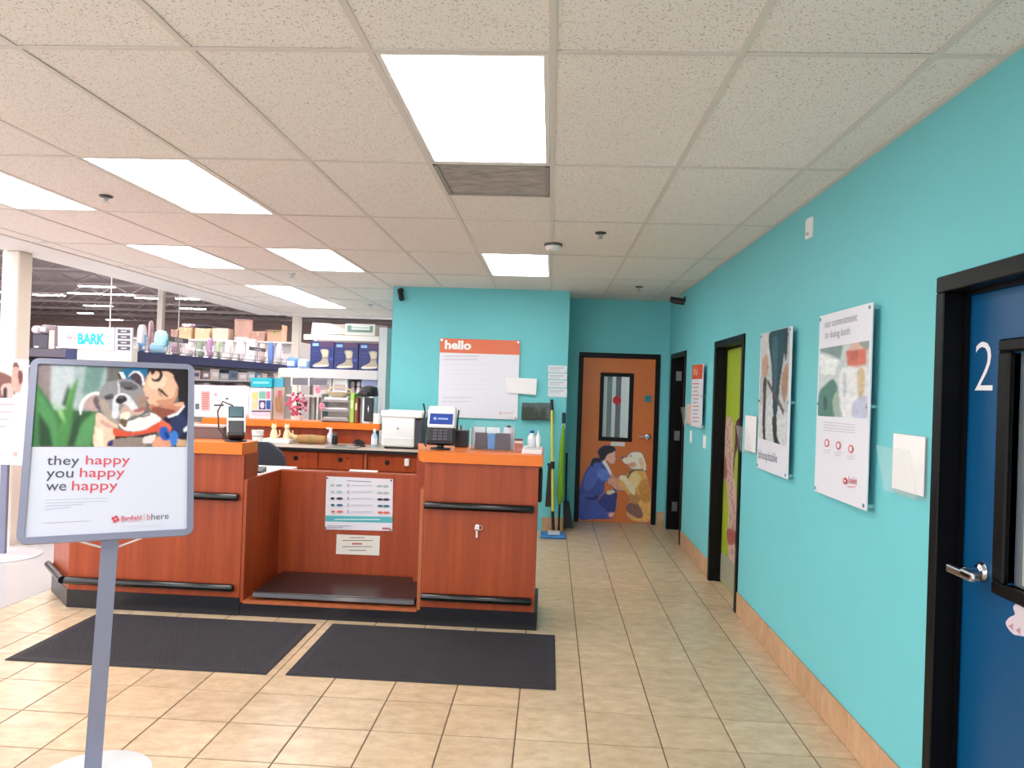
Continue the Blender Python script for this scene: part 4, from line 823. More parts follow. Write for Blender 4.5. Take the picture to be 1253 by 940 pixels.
# office chair (its back shows over the counter)
t = thing('office_chair', 'charcoal office chair tucked behind the left counter', 'chair', (-2.58, 6.55, 0))
cx, cy = -2.56, 6.5
bk = MB(); rows = []
for k in range(9):
    z = .60+.43*k/8; wd = (.20+.02*math.sin(k/8*math.pi))*(1 if k < 6 else (1-((k-5)/3)**2*.65)); rows.append((z, wd))
pts = [(cx-wd, z) for z, wd in rows] + [(cx+wd, z) for z, wd in rows[::-1]]
bk.prism(pts, cy+.02, cy+.09, 'Y'); bmesh.ops.bevel(bk.bm, geom=list(bk.bm.edges), offset=.012, segments=2, affect='EDGES')
build('backrest', bk, mat('charcoal_fabric', '3b414d', .8, bump=.2, bscale=500), t, smooth=True)
build('seat', MB().rbox(cx-.25, cx+.25, cy+.05, cy+.52, .46, .55, .035, 3), MATS['charcoal_fabric'], t, smooth=True)
build('back_bracket', MB().tube([(cx, cy+.2, .45), (cx, cy+.1, .46), (cx, cy+.085, .62)], .02, 8), M_BLACKPL, t)
build('gas_lift', MB().lathe([(.028, .08), (.028, .46)], (cx, cy+.27, 0), 12), M_BLACKPL, t)
for k in range(5):
    a = k*2*math.pi/5; ex, ey2 = cx+.28*math.cos(a), cy+.27+.28*math.sin(a)
    lg = build('chair_leg', MB().tube([(cx, cy+.27, .10), (ex, ey2, .07)], [.025, .018], 8), M_BLACKPL, t); build('caster', MB().lathe([(.028, -.02), (.028, .02)], (ex, ey2, .029), 12, 'X'), M_BLACKPL, lg)

# printer
t = thing('printer', 'white laser printer with dark right panel on the back desk', 'printer', (-1.5, 7.9, ZD))
px0, px1 = -1.725, -1.295; pm = at(507, 530, 7.65).x
build('printer_body', MB().rbox(px0, pm, 7.65, 8.1, ZD+.02, 1.30, .02, 2), M_WHITEPL, t, smooth=True)
build('side_panel', MB().rbox(pm-.006, px1, 7.67, 8.1, ZD+.02, 1.235, .015, 2), M_DKGREY, t)
build('scanner_lid', MB().rbox(px0-.01, px1, 7.64, 8.1, 1.245, 1.315, .012, 2), M_WHITEPL, t)
build('paper_tray', MB().rbox(px0+.02, pm-.02, 7.642, 7.66, ZD+.03, ZD+.12, .005), flat('dcdcda'), t); build('base_foot', MB().box(px0+.03, px1-.03, 7.68, 8.05, ZD+.0005, ZD+.021), M_BLACKPL, t)
build('maker_badge', MB().lathe([(.012, 7.648), (.012, 7.652)], (at(487, 521, 7.65).x, 0, 1.13), 12, 'Y'), flat('8a8a90'), t)
c = at(471, 508, 8.2); t = thing('paper_roll', 'white paper roll between printer and coffee server', 'paper roll', (-1.81, 8.25, 1.1465))
build('roll_body', MB().lathe([(.045, 1.1465), (.045, 1.26)], (-1.885, 8.12, 0), 16), M_PAPER, t, smooth=True); build('roll_core', MB().lathe([(.015, 1.2605), (.015, 1.262)], (-1.885, 8.12, 0), 12), flat('b89a78'), t)

# items on the desk worktop
def bottle(x, y, z, h, r, m, cap, label, name='spray_bottle', trigger=False):
    t = thing(name, label, 'bottle', (x, y, z))
    build('bottle_body', MB().lathe([(r*.9, z), (r, z+.01), (r, z+h*.6), (r*.45, z+h*.78), (r*.42, z+h*.85)], (x, y, 0), 16), m, t, smooth=True)
    build('bottle_cap', MB().lathe([(r*.5, z+h*.85), (r*.5, z+h), (r*.3, z+h*1.02)], (x, y, 0), 12), cap, t)
    build('bottle_label', MB().lathe([(r*1.02, z+h*.15), (r*1.02, z+h*.5)], (x, y, 0), 16), flat('e8e8f0'), t)
    if trigger: build('trigger', MB().rbox(x-.05, x+.01, y-.012, y+.012, z+h*.95, z+h*1.05, .006), cap, t)
    return t
c = at(400, 543, 7.85); bottle(c.x+.012, 7.93, ZD+.001, .17, .036, mat('clear_bottle', 'cfd2dc', .2), M_WHITEPL, 'translucent spray bottle in the middle of the back desk', trigger=True)
c = at(409.5, 543, 7.9); t = thing('black_jar', 'small black jar beside the spray bottle', 'jar', (c.x, 7.9, ZD+.001))
build('jar_body', MB().lathe([(.03, ZD+.001), (.033, ZD+.05), (.028, ZD+.10)], (c.x, 7.9, 0), 14), M_BLACKPL, t, smooth=True); build('jar_lid', MB().lathe([(.026, ZD+.10), (.026, ZD+.125)], (c.x, 7.9, 0), 14), flat('5a5a62'), t)
c = at(456.5, 545, 7.75); bottle(c.x, 7.8, ZD+.001, .19, .034, mat('pale_blue_bottle', 'a9c6dc', .2), M_WHITEPL, 'pale blue sanitizer bottle left of the printer', 'sanitizer_bottle')
c = at(440, 546, 7.75); t = thing('stapler', 'black stapler on the back desk', 'stapler', (c.x, 7.75, ZD+.001))
build('stapler_base', MB().rbox(c.x-.06, c.x+.06, 7.72, 7.76, ZD+.001, ZD+.015, .004), M_BLACKPL, t); build('stapler_arm', MB().prism([(c.x-.06, ZD+.02), (c.x+.055, ZD+.02), (c.x+.05, ZD+.055), (c.x-.02, ZD+.085), (c.x-.05, ZD+.06)], 7.715, 7.765, 'Y'), M_BLACKPL, t)
build('stapler_rail', MB().box(c.x-.058, c.x-.03, 7.71, 7.714, ZD+.025, ZD+.05), M_CHROME, t)
c = at(420, 548, 7.6); t = thing('desk_pad', 'grey flat pad on the desk in front of the stapler', 'pad', (c.x, 7.6, ZD+.0005))
build('pad_sheet', MB().rbox(c.x-.16, c.x+.16, 7.5, 7.68, ZD+.0005, ZD+.012, .003), flat('8f8a86'), t); build('pad_pen', MB().tube([(c.x-.1, 7.6, ZD+.016), (c.x+.02, 7.63, ZD+.016)], .004, 6), M_BLACKPL, t)
for px, lab in ((335, 'left'), (351, 'right')):
    c = at(px, 538, 7.95); z = ZD+.041
    t = thing('cat_figurine', 'cream cat figurine on the tray, %s one' % lab, 'figurine', (c.x, 7.95, z), 'cream cat figurines')
    m = flat('ecdcb4')
    build('cat_body', MB().lathe([(.038, z), (.042, z+.03), (.03, z+.08), (.022, z+.10)], (c.x, 7.95, 0), 14), m, t, smooth=True)
    hd = build('cat_head', MB().blob((c.x, 7.945, z+.125), .03, .028, .028), m, t, smooth=True)
    for s in (-1, 1): build('cat_ear', MB().lathe([(.010, z+.142), (.001, z+.172)], (c.x+s*.016, 7.945, 0), 8), m, hd)
    build('cat_tail', MB().tube([(c.x+.03, 7.97, z+.01), (c.x+.055, 7.98, z+.04), (c.x+.05, 7.98, z+.09)], .008, 8), m, t)
a, b = at(322, 541, 7.9), at(356, 543, 7.9); t = thing('document_tray', 'white document tray under the cat figurines', 'tray', ((a.x+b.x)/2, 7.9, ZD+.0005))
build('tray_base', MB().rbox(a.x, b.x+.03, 7.75, 8.08, ZD+.0005, ZD+.040, .006), M_WHITEPL, t); build('tray_sheet', MB().box(a.x+.02, b.x, 7.76, 7.90, ZD+.0402, ZD+.0435), M_PAPER, t)
a, b = at(360, 540, 7.8), at(398, 542, 7.8); t = thing('paper_roll_bundle', 'brown paper wrapped bundle lying on the desk', 'bundle', ((a.x+b.x)/2, 7.85, ZD+.001))
build('bundle_roll', MB().lathe([(.02, a.x), (.045, a.x+.03), (.05, (a.x+b.x)/2), (.042, b.x-.02), (.01, b.x)], (0, 7.85, ZD+.052), 16, 'X'), mat('kraft_paper', 'b68a52', .7, var=.3, vscale=30), t, smooth=True)
build('bundle_twist', MB().tube([(a.x+.02, 7.85, ZD+.06), (a.x-.04, 7.84, ZD+.085), (a.x-.08, 7.84, ZD+.11)], [.03, .018, .022], 8), flat('d8bd84'), t); build('bundle_tape', MB().lathe([(.051, (a.x+b.x)/2-.02), (.051, (a.x+b.x)/2+.02)], (0, 7.85, ZD+.052), 16, 'X'), flat('8f7a48'), t)
c = at(315, 541, 7.6); t = thing('paper_cup', 'white paper cup with printed lines by the card reader', 'cup', (c.x, 7.6, ZD+.001))
build('cup_body', MB().lathe([(.045, ZD+.001), (.062, ZD+.14)], (c.x, 7.6, 0), 20), M_PAPER, t, smooth=True); build('cup_rim', MB().lathe([(.062, ZD+.14), (.065, ZD+.143), (.062, ZD+.147)], (c.x, 7.6, 0), 20), M_WHITEPL, t)
build('cup_print', MB().lathe([(.0555, ZD+.08), (.0565, ZD+.10)], (c.x, 7.6, 0), 20), flat('9a9aa2'), t)

# ================================================================== ITEMS ON THE ORANGE CAP SHELF
ZC = 1.1465; YC = 8.2
# greeting card display
a, b = at(306, 462, YC), at(331, 509, YC); a2 = at(347, 463, YC)
t = thing('card_display', 'turquoise topped card display with colourful pictures on the cap shelf', 'display', ((a.x+b.x)/2, YC, ZC))
build('display_body', MB().rbox(a.x, b.x, YC, YC+.10, ZC, at(318, 475, YC).z, .004, 1), M_BOARD, t)
build('display_header', MB().rbox(a.x+.01, b.x+.005, YC-.004, YC+.10, at(318, 474, YC).z, a.z, .004, 1), flat('13b3c6', .4), t)
build('side_card', MB().box(b.x+.008, a2.x, YC+.05, YC+.10, ZC, at(340, 473, YC).z), flat('cbb6a8'), t); build('side_header', MB().box(b.x+.008, a2.x-.02, YC+.045, YC+.10, at(340, 474, YC).z, a2.z), flat('4fb3d0'), t)
mp, N = plane_y(YC-.004)
prints('card_pictures', [('8fe0ea', rect(310, 467, 329, 469.5)), ('e9d18a', rect(308, 480, 315.5, 489)), ('7fb9a8', rect(317, 479, 325, 488)), ('d77f96', rect(326, 479, 330.5, 488)), ('e2cfa0', rect(308, 490, 315, 501)), ('4b3f6a', rect(317, 490, 325, 501)), ('e6d6ee', ell(321, 496, 2.6, 4)), ('2a55a8', rect(326, 490, 331, 501)), ('6a4a52', rect(308, 502.5, 331, 504)), ('e8d2e4', rect(308, 504.5, 330, 508)), ('a8794e', [(337, 488), (342, 486), (344, 500), (338, 504)], 1), ('c05a6a', rect(340, 478, 345, 486))], mp, N, t)
# white leaflet rack left of it
a, b = at(242, 471, 8.25), at(303, 511, 8.25); t = thing('leaflet_rack', 'white leaflet rack with red text panel on the cap shelf', 'display', ((a.x+b.x)/2, 8.28, ZC))
build('rack_board', MB().rbox(a.x-.3, b.x, 8.27, 8.30, ZC, a.z, .004, 1), M_BOARD, t); build('rack_ledge', MB().rbox(a.x-.3, b.x, 8.19, 8.27, ZC, ZC+.05, .004, 1), M_WHITEPL, t)
mp, N = plane_y(8.27)
prints('leaflet_prints', [('ecebf0', rect(236, 472, 302, 509)), ('e2b1a8', rect(246, 479, 257, 503))] + [('c4756c', rect(247.5, 481+k*2.6, 255.5, 482.3+k*2.6)) for k in range(8)] + [('6f6a78', rect(239, 494, 244, 501)), ('d9a6b4', ell(264, 483, 1.8, 2)), ('6a6468', ell(278, 488, 2, 1.2)), ('4a4248', rect(262, 495, 274, 497)), ('d8d2d2', rect(263, 498, 273, 508))], mp, N, t)
# pink flowers
a, b = at(350, 473, YC), at(378, 508, YC); cxf, czf = (a.x+b.x)/2, 0
t = thing('flower_display', 'bunch of pink red foil flowers on the cap shelf', 'flowers', (cxf, YC, ZC))
fb = MB(); fd = MB()
for k in range(70):
    r = math.sqrt(random.random()); an = random.uniform(0, 6.283); x = cxf+(b.x-a.x)*.46*r*math.cos(an); z = ZC+.19+.135*r*math.sin(an); y = YC-.01-.05*(1-r)+random.uniform(-.01, .01)
    tgt = fb if k % 5 else fd
    tgt.lathe([(.004, y), (random.uniform(.014, .022), y-.012), (.006, y-.016)], (x, 0, z), 6, 'Y')
build('flower_heads', fb, flat('c8506e', .35), t, kind='stuff'); build('dark_foliage', fd, flat('4a2030', .5), t, kind='stuff')
build('flower_stem', MB().tube([(cxf, YC, ZC), (cxf, YC, ZC+.2)], .01, 8), flat('4a6a3a'), t); build('flower_pot', MB().lathe([(.05, ZC), (.06, ZC+.05)], (cxf, YC+.02, 0), 16), flat('e8dcd8'), t)
for px, py, lab, Yq in ((389, 477, 'upper', YC), (394, 497, 'lower', YC-.09)):
    c = at(px, py, Yq); t = thing('paper_flower', 'pink paper flower by the letter trays, %s one' % lab, 'paper flower', (c.x, Yq, ZC), 'pink paper flowers')
    q = MB()
    for k in range(6): an = k*math.pi/3; q.blob((c.x+.02*math.cos(an), Yq, c.z+.024*math.sin(an)), .016, .006, .018, seg=8)
    build('petals', q, flat('ef8fa0'), t, smooth=True); build('flower_eye', MB().blob((c.x, Yq-.006, c.z), .008, .005, .008, seg=8), flat('d05068'), t); build('stalk', MB().tube([(c.x, Yq+.004, ZC), (c.x, Yq+.004, c.z)], .003, 6), flat('d8c8c0'), t)
# letter trays
a, b = at(397, 479, YC), at(429, 513, YC); t = thing('letter_trays', 'stack of grey letter trays on the cap shelf', 'letter trays', ((a.x+b.x)/2, YC+.02, ZC))
for k in range(3):
    z = ZC+.02+k*.105
    tr = build('tray_shelf', MB().box(a.x, b.x, YC-.08, YC+.18, z-.006, z), flat('d9d4d4'), t); build('tray_papers', MB().box(a.x+.02, b.x-.02, YC-.07, YC+.15, z+.0005, z+.035+.01*(k == 2)), M_PAPER if k else flat('c9c0bc'), tr)
    build('tray_lip', MB().box(a.x, b.x, YC-.085, YC-.08, z-.006, z+.02), flat('9a9496'), tr)
for x in (a.x-.006, b.x): build('tray_side', MB().box(x, x+.006, YC-.08, YC+.18, ZC+.001, ZC+.31), flat('a8a2a4'), t)
t = thing('basket', 'cream basket lying on the letter trays', 'basket', ((a.x+b.x)/2, YC+.04, ZC+.275))
zt = ZC+.276; build('basket_body', MB().lathe([(.07, zt), (.15, zt+.05), (.155, zt+.06)], ((a.x+b.x)/2, YC+.05, 0), 20), flat('e8d9b8', .7), t, smooth=True); build('basket_handle', MB().tube([((a.x+b.x)/2+.15*math.cos(k*math.pi/8), YC+.05, zt+.055+.06*math.sin(k*math.pi/8)) for k in range(9)], .008, 6), flat('d8c49a'), t)
x = at(433, 498, YC).x; zt2 = at(433, 481, YC).z
t = thing('binder', 'lime green binder upright beside the letter trays', 'binder', (x, YC, ZC), 'binders on the cap shelf'); build('binder_cover', MB().rbox(x-.022, x+.022, YC-.08, YC+.18, ZC, zt2, .006, 1), flat('a9d25c'), t); build('binder_label', MB().box(x-.015, x+.01, YC-.083, YC-.08, ZC+.16, ZC+.25), flat('d6ecae'), t)
t = thing('binder', 'brown binder between the green one and the coffee server', 'binder', (x+.045, YC, ZC), 'binders on the cap shelf'); build('binder_cover', MB().rbox(x+.026, x+.058, YC-.06, YC+.18, ZC, zt2-.05, .006, 1), flat('9a5a3c'), t); build('binder_label', MB().box(x+.032, x+.052, YC-.063, YC-.06, ZC+.14, ZC+.22), M_CREAM, t)
# coffee server
a, b = at(438, 470, YC), at(463, 516, YC); cxs = (a.x+b.x)/2; rr = .1
t = thing('coffee_server', 'steel and black coffee airpot at the right end of the cap shelf', 'airpot', (cxs, YC+.02, ZC))
build('server_body', MB().lathe([(rr, ZC), (rr, ZC+.28), (rr*.92, ZC+.30)], (cxs, YC+.04, 0), 28), flat('d5dbe2', .25, metal=.6), t, smooth=True)
bd2 = build('front_panel', MB().rbox(cxs-.03, cxs+.075, YC-.072, YC-.03, ZC+.02, ZC+.285, .012), flat('2b2e33'), t); build('tap_mark', MB().prism([(cxs+.022, ZC+.12), (cxs+.03, ZC+.16), (cxs+.022, ZC+.20), (cxs+.014, ZC+.16)], YC-.074, YC-.072, 'Y'), flat('e6e8ea'), bd2)
build('server_lid', MB().lathe([(rr, ZC+.30), (rr*1.02, ZC+.33), (rr*.9, ZC+.40), (rr*.4, ZC+.42)], (cxs, YC+.04, 0), 24), M_BLACKPL, t, smooth=True)
build('spout', MB().rbox(cxs-.09, cxs+.02, YC-.11, YC, ZC+.30, ZC+.35, .012), M_BLACKPL, t); build('handle', MB().tube([(cxs+.09, YC+.04, ZC+.42), (cxs+.13, YC+.04, ZC+.38), (cxs+.125, YC+.04, ZC+.15), (cxs+.098, YC+.04, ZC+.1)], .012, 8), flat('d8dade'), t)

# ================================================================== ITEMS ON THE FRONT COUNTERS
def terminal(label, x, y, z, rz, body='f4f4f6', scr='2f4fa8', big=True):
    t = thing('card_terminal', label, 'card reader', (x, y, z), 'card readers', rz, True)
    build('foot', MB().lathe([(.07, 0), (.07, .010), (.03, .016)], (0, 0, 0), 24), M_BLACKPL, t, smooth=True)
    build('stem', MB().tube([(0, .01, .01), (0, .015, .10)], .022, 12), M_BLACKPL, t)
    def tilt(q, ang=.38):
        bmesh.ops.rotate(q.bm, verts=q.bm.verts, cent=(0, 0, .10), matrix=Matrix.Rotation(-ang, 3, 'X')); return q
    build('cradle', tilt(MB().rbox(-.10, .10, -.02, .035, .03, .15, .012)), M_BLACKPL, t)
    kp = build('keypad', tilt(MB().rbox(-.085, .085, -.028, -.02, .045, .135, .003)), flat('2c2c30'), t)
    kb = MB()
    for i in range(3):
        for j in range(4): kb.rbox(-.05+i*.036, -.022+i*.036, -.032, -.028, .05+j*.021, .065+j*.021, .002, 1)
    build('keys', tilt(kb), flat('55555c'), kp)
    hd = build('head', tilt(MB().rbox(-.098, .098, -.03, .03, .14, .305, .02, 3)), flat(body, .3), t, smooth=True)
    build('screen', tilt(MB().rbox(-.082, .078, -.0325, -.029, .165, .243, .003, 1)), flat(scr, .2), hd)
    sl = MB().box(-.055, -.035, -.0334, -.0326, .195, .215).box(-.025, .045, -.0334, -.0326, .199, .211)
    build('screen_logo', tilt(sl), flat('9fb6e8', .3), hd)
    build('stylus', MB().tube([(.105, .03, .12), (.112, .06, .27)], .006, 8), M_BLACKPL, t)
    return t
c = at(538, 549, 5.02)
t = terminal('card reader with white head and blue screen on the right counter', c.x, 5.05, 1.1575, .02)
build('cable', MB().tube([(-.10, .02, .012), (-.125, .03, .05), (-.135, .04, .16), (-.12, .05, .25), (-.135, .05, .31)], .006, 8), M_BLACKPL, t)
def terminal2(label, x, y, z, rz):
    t = thing('card_terminal', label, 'card reader', (x, y, z), 'card readers', rz, True)
    build('foot', MB().lathe([(.075, 0), (.07, .010), (.03, .016)], (0, 0, 0), 24), M_BLACKPL, t, smooth=True)
    build('stem', MB().tube([(0, .0, .01), (0, .015, .11)], .024, 12), flat('2b3060'), t)
    def tl(q): bmesh.ops.rotate(q.bm, verts=q.bm.verts, cent=(0, 0, .08), matrix=Matrix.Rotation(-.75, 3, 'X')); return q
    bd = build('reader_body', tl(MB().rbox(-.055, .055, -.035, .02, .0, .27, .012)), M_BLACKPL, t)
    build('reader_trim', tl(MB().rbox(-.060, -.050, -.038, .012, .03, .272, .003, 1).rbox(.050, .060, -.038, .012, .03, .272, .003, 1).rbox(-.06, .06, -.039, -.034, .13, .155, .003, 1)), flat('d8dadd', .3), bd); build('screen', tl(MB().rbox(-.044, .044, -.039, -.034, .165, .262, .003, 1)), flat('3f5f68', .2), bd)
    build('keypad', tl(MB().rbox(-.046, .046, -.039, -.034, .02, .12, .003, 1)), flat('26262a'), bd)
    build('cord', MB().tube([(-.02, .12, .24), (-.09, .10, .27), (-.12, .08, .20), (-.11, .05, .08), (-.06, .0, .02)], .005, 8), M_BLACKPL, t)
    return t
c = at(283, 545, 5.0); terminal2('black card reader angled on the left counter', c.x+.03, 5.0, 1.1625, .45)
t = thing('counter_ledge', 'low grey brown ledge box behind the left card reader', 'ledge', (-2.6, 5.3, 0)); a, b = at(200, 519, 5.2), at(279, 523, 5.2)
build('ledge_box', MB().rbox(-3.05, b.x, 5.125, 5.30, .905, b.z, .006, 1), flat('6e5a58'), t); build('ledge_top', MB().box(-3.05, b.x+.004, 5.12, 5.305, b.z, b.z+.012), flat('b9a8a4'), t)
build('ledge_post', MB().box(-2.9, -2.6, 5.15, 5.27, .8905, .91), flat('6e5a58'), t)
# right counter clutter
ZR = 1.1575
a, b = at(557, 523, 5.3), at(572, 549, 5.3); t = thing('black_organizer', 'small black organizer with pens right of the card reader', 'organizer', ((a.x+b.x)/2, 5.33, ZR))
build('organizer_box', MB().rbox(a.x, b.x, 5.28, 5.38, ZR, ZR+.12, .005), M_BLACKPL, t)
for k, h in enumerate(('c86a4a', '2a2a30', 'd8b0a0')): build('pen', MB().tube([(a.x+.02+k*.02, 5.32, ZR+.1), (a.x+.015+k*.022, 5.33, ZR+.155)], .005, 6), flat(h), t)
a, b = at(577, 521, 5.2), at(629, 553, 5.2); t = thing('brochure_holder', 'clear acrylic brochure holder on the right counter', 'brochure holder', ((a.x+b.x)/2, 5.2, ZR))
hx0, hx1 = a.x, b.x
build('holder_front', MB().box(hx0, hx1, 5.13, 5.134, ZR+.001, ZR+.13), M_ACRYL2, t); build('holder_back', MB().box(hx0, hx1, 5.30, 5.304, ZR+.001, ZR+.19), M_ACRYL2, t); build('holder_base', MB().box(hx0, hx1, 5.134, 5.30, ZR+.001, ZR+.005), M_ACRYL, t)
for x in (hx0, hx1-.004): build('holder_side', MB().box(x, x+.004, 5.134, 5.30, ZR+.005, ZR+.15), mat('acrylic_edge', 'eef4f6', .2), t)
a, b = at(582, 533, 5.18), at(597, 552, 5.18); q = at(627, 533, 5.18)
def slab_item(name, label, cat, x0, x1, y0, y1, z0, z1, h, part='cover', part2='pages', group=None):
    t = thing(name, label, cat, ((x0+x1)/2, (y0+y1)/2, z0), group); build(part, MB().rbox(x0, x1, y0, y1-.012, z0, z1, .003, 1), flat(h), t); build(part2, MB().box(x0+.003, x1-.003, y1-.0115, y1, z0, z1-.004), M_PAPER, t); return t
z0 = ZR+.0055
slab_item('brochure_stack', 'dark purple brochure stack at the left of the acrylic holder', 'brochures', a.x, b.x-.005, 5.145, 5.19, z0, ZR+.118, '3a3044', group='brochures in the acrylic holder')
slab_item('brochure_stack', 'bright blue brochure in the middle of the acrylic holder', 'brochures', b.x, at(606, 540, 5.18).x, 5.145, 5.19, z0, ZR+.115, '4a8fd8', group='brochures in the acrylic holder')
slab_item('brochure_stack', 'dark grey brochure stack at the right of the acrylic holder', 'brochures', at(606.5, 540, 5.18).x, q.x-.012, 5.145, 5.19, z0, ZR+.118, '3f3848', group='brochures in the acrylic holder')
slab_item('leaflet_stack', 'white leaflets behind the dark brochures, left stack', 'leaflets', at(580, 530, 5.25).x, at(594, 530, 5.25).x, 5.22, 5.25, z0, at(588, 522.5, 5.25).z, 'eef0f4', group='white leaflets on the right counter')
slab_item('leaflet_stack', 'white leaflets behind the blue brochure', 'leaflets', at(596, 530, 5.25).x, at(612, 530, 5.25).x, 5.22, 5.25, z0, at(604, 523, 5.25).z, 'f2f2f4', group='white leaflets on the right counter')
c = at(622, 540, 5.26); t = thing('clear_cup', 'small clear tub with dark lid knob behind the brochures', 'tub', (c.x, 5.26, z0))
build('tub_body', MB().lathe([(.032, z0), (.038, z0+.12), (.034, z0+.15)], (c.x, 5.255, 0), 16), flat('dcd6e0', .3), t, smooth=True); build('tub_knob', MB().lathe([(.014, z0+.15), (.014, z0+.165)], (c.x, 5.255, 0), 12), flat('5a4a5a'), t)
a, b = at(629.5, 538, 5.12), at(640, 553, 5.12); t = thing('card_holder', 'little holder of mixed business cards', 'card holder', ((a.x+b.x)/2, 5.1, ZR))
build('holder_box', MB().box(a.x, b.x, 5.06, 5.10, ZR+.0005, ZR+.03), M_ACRYL, t)
for k, h in enumerate(('b0685a', 'e9d8c4', '6a3a44')): build('card', MB().box(a.x+.003, b.x-.003, 5.064+k*.012, 5.067+k*.012, ZR+.002, ZR+.06+.015*k), flat(h), t)
a, b = at(640, 541, 5.08), at(664, 556, 4.95); t = thing('paper_tray', 'white paper pile at the right corner of the counter', 'papers', ((a.x+b.x)/2, 5.1, ZR))
build('paper_pile', MB().rbox(a.x, -.014, 4.92, 5.28, ZR+.0005, ZR+.03, .003, 1), M_PAPER, t); build('top_sheet', MB().box(a.x+.01, -.03, 4.93, 5.2, ZR+.0302, ZR+.0312), flat('dcd8dc'), t)
bottle(at(650.5, 540, 5.1).x, 5.14, ZR+.0315, .115, .030, M_WHITEPL, flat('1f4f9a'), 'white bottle with blue cap on the paper pile', 'wipes_bottle')
c = at(659.5, 540, 5.12); t = thing('tissue_roll', 'slim white tube at the corner of the counter', 'tube', (c.x, 5.13, ZR+.0315)); build('tube_body', MB().lathe([(.016, ZR+.0315), (.018, ZR+.10), (.010, ZR+.125)], (c.x-.005, 5.13, 0), 12), M_WHITEPL, t, smooth=True); build('tube_cap', MB().lathe([(.008, ZR+.125), (.008, ZR+.145)], (c.x-.005, 5.13, 0), 10), flat('d8e6e0'), t)

# ================================================================== WALL THINGS
# hello board
mp, N = plane_y(8.265)
t = thing('hello_board', 'large white board with orange hello header on the turquoise wall', 'sign', (-.78, 8.27, 1.24))
hx0, hx1, hz0, hz1, hzb = -1.234, -.332, 1.24, 2.128, 1.967
build('board_panel', MB().rbox(hx0, hx1, 8.268, 8.276, hz0, hzb, .002, 1), M_BOARD, t); hb = build('header_band', MB().rbox(hx0, hx1, 8.268, 8.276, hzb, hz1, .002, 1), flat('e2714a', .4), t)
lettering('hello', (hx0+.055, 8.267, hzb+.045), (hx0+.355, 8.267, hzb+.045), (0, -1, 0), hb, .096, flat('f6f2ee'), bold=.045)
for x in (hx0+.02, hx1-.02):
    for z in (hz0+.02, hz1-.02): build('standoff', MB().lathe([(.012, 8.262), (.012, 8.29)], (x, 0, z), 12, 'Y'), M_CHROME, t)
bt = [('c2bfcb', rect(543, 435.5+k*4, 586-2*k, 436.4+k*4)) for k in range(2)] + [('dfdde6', rect(543, 446+k*6, 612-(k % 3)*9, 446.8+k*6)) for k in range(6)] + [('cfcdd8', rect(541, 486+k*5, 578-4*k, 486.9+k*5)) for k in range(2)] + [('e2b9bd', ell(612.5, 505.5, 1.8, 1.8)), ('e6ccd0', rect(616, 504.5, 628, 506.5))]
prints('board_print', bt, lambda p: at(p[0], p[1], 8.268), N, t)
board_y('paper_sheet', 'blank white sheet overlapping the right edge of the hello board', 'paper', [(618, 462), (657, 463.5), (656, 483.5), (621, 480.5)], 8.25, .002, M_PAPER)
for k, (y0, y1) in enumerate(((447, 455.5), (456.5, 464), (465, 474), (475, 485.5))):
    o = board_y('notice_strip', ['topmost white notice strip right of the hello board', 'second white notice strip from the top', 'third white notice strip from the top', 'lowest white notice strip above the mop'][k], 'notice', [(671, y0), (694, y0+.8), (693.5, y1+.8), (670.6, y1)], 8.284, .004, flat('dfe3e8'), None, 'notice strips')
    prints('strip_print', [('aab0ba', rect(673, y0+3, 690, y0+4)), ('b8bec8', rect(673, y0+5.5, 685, y0+6.3))], lambda p: at(p[0], p[1], 8.284), N, o)
for k, (x0, x1) in enumerate(((638.5, 655), (656, 673.5))):
    a, b = at(x0, 496, 8.24), at(x1, 514.5, 8.24)
    t = thing('wall_pocket', 'smoked plastic wall pocket, %s of the pair' % ('left' if k == 0 else 'right'), 'wall pocket', ((a.x+b.x)/2, 8.27, b.z), 'smoked wall pockets')
    build('pocket_front', MB().box(a.x, b.x, 8.235, 8.239, b.z, a.z-.015*k), M_PVC, t); build('pocket_back', MB().box(a.x, b.x, 8.285, 8.289, b.z, a.z+.03), M_PVC, t); build('pocket_base', MB().box(a.x, b.x, 8.239, 8.285, b.z, b.z+.004), M_PVC, t)
    build('pocket_file', MB().box(a.x+.01, b.x-.01, 8.25, 8.27, b.z+.005, a.z-.02), flat('7d8a80'), t)
# wall cameras
def wall_camera(label, base, d, aim):
    base, aim = Vector(base), Vector(aim).normalized(); t = thing('security_camera', label, 'camera', base, 'security cameras')
    m = base+Vector(d)*.05+Vector((0, 0, -.03)); build('camera_mount', MB().tube([base, base+Vector(d)*.015], .03, 14).tube([base+Vector(d)*.01, m], .011, 8), M_BLACKPL, t)
    b = build('camera_body', MB().tube([m-aim*.04, m+aim*.09], .03, 16), M_BLACKPL, t, smooth=True); build('camera_lens', MB().tube([m+aim*.09, m+aim*.096], [.022, .02], 14), flat('33343c', .1), b)
    build('camera_hood', MB().box(-.034, .034, -.01, .10, .026, .032) if False else MB().tube([m-aim*.02+Vector((0, 0, .012)), m+aim*.11+Vector((0, 0, .012))], .031, 8), M_BLACKPL, b)
wall_camera('black security camera at the top left of the turquoise wall', (-1.70, YH, 2.655), (0, -1, 0), (.35, -.6, -1.1))
wall_camera('black security camera above the far right wall', (XW, 8.05, 2.615), (-1, 0, 0), (-1, .1, .15))
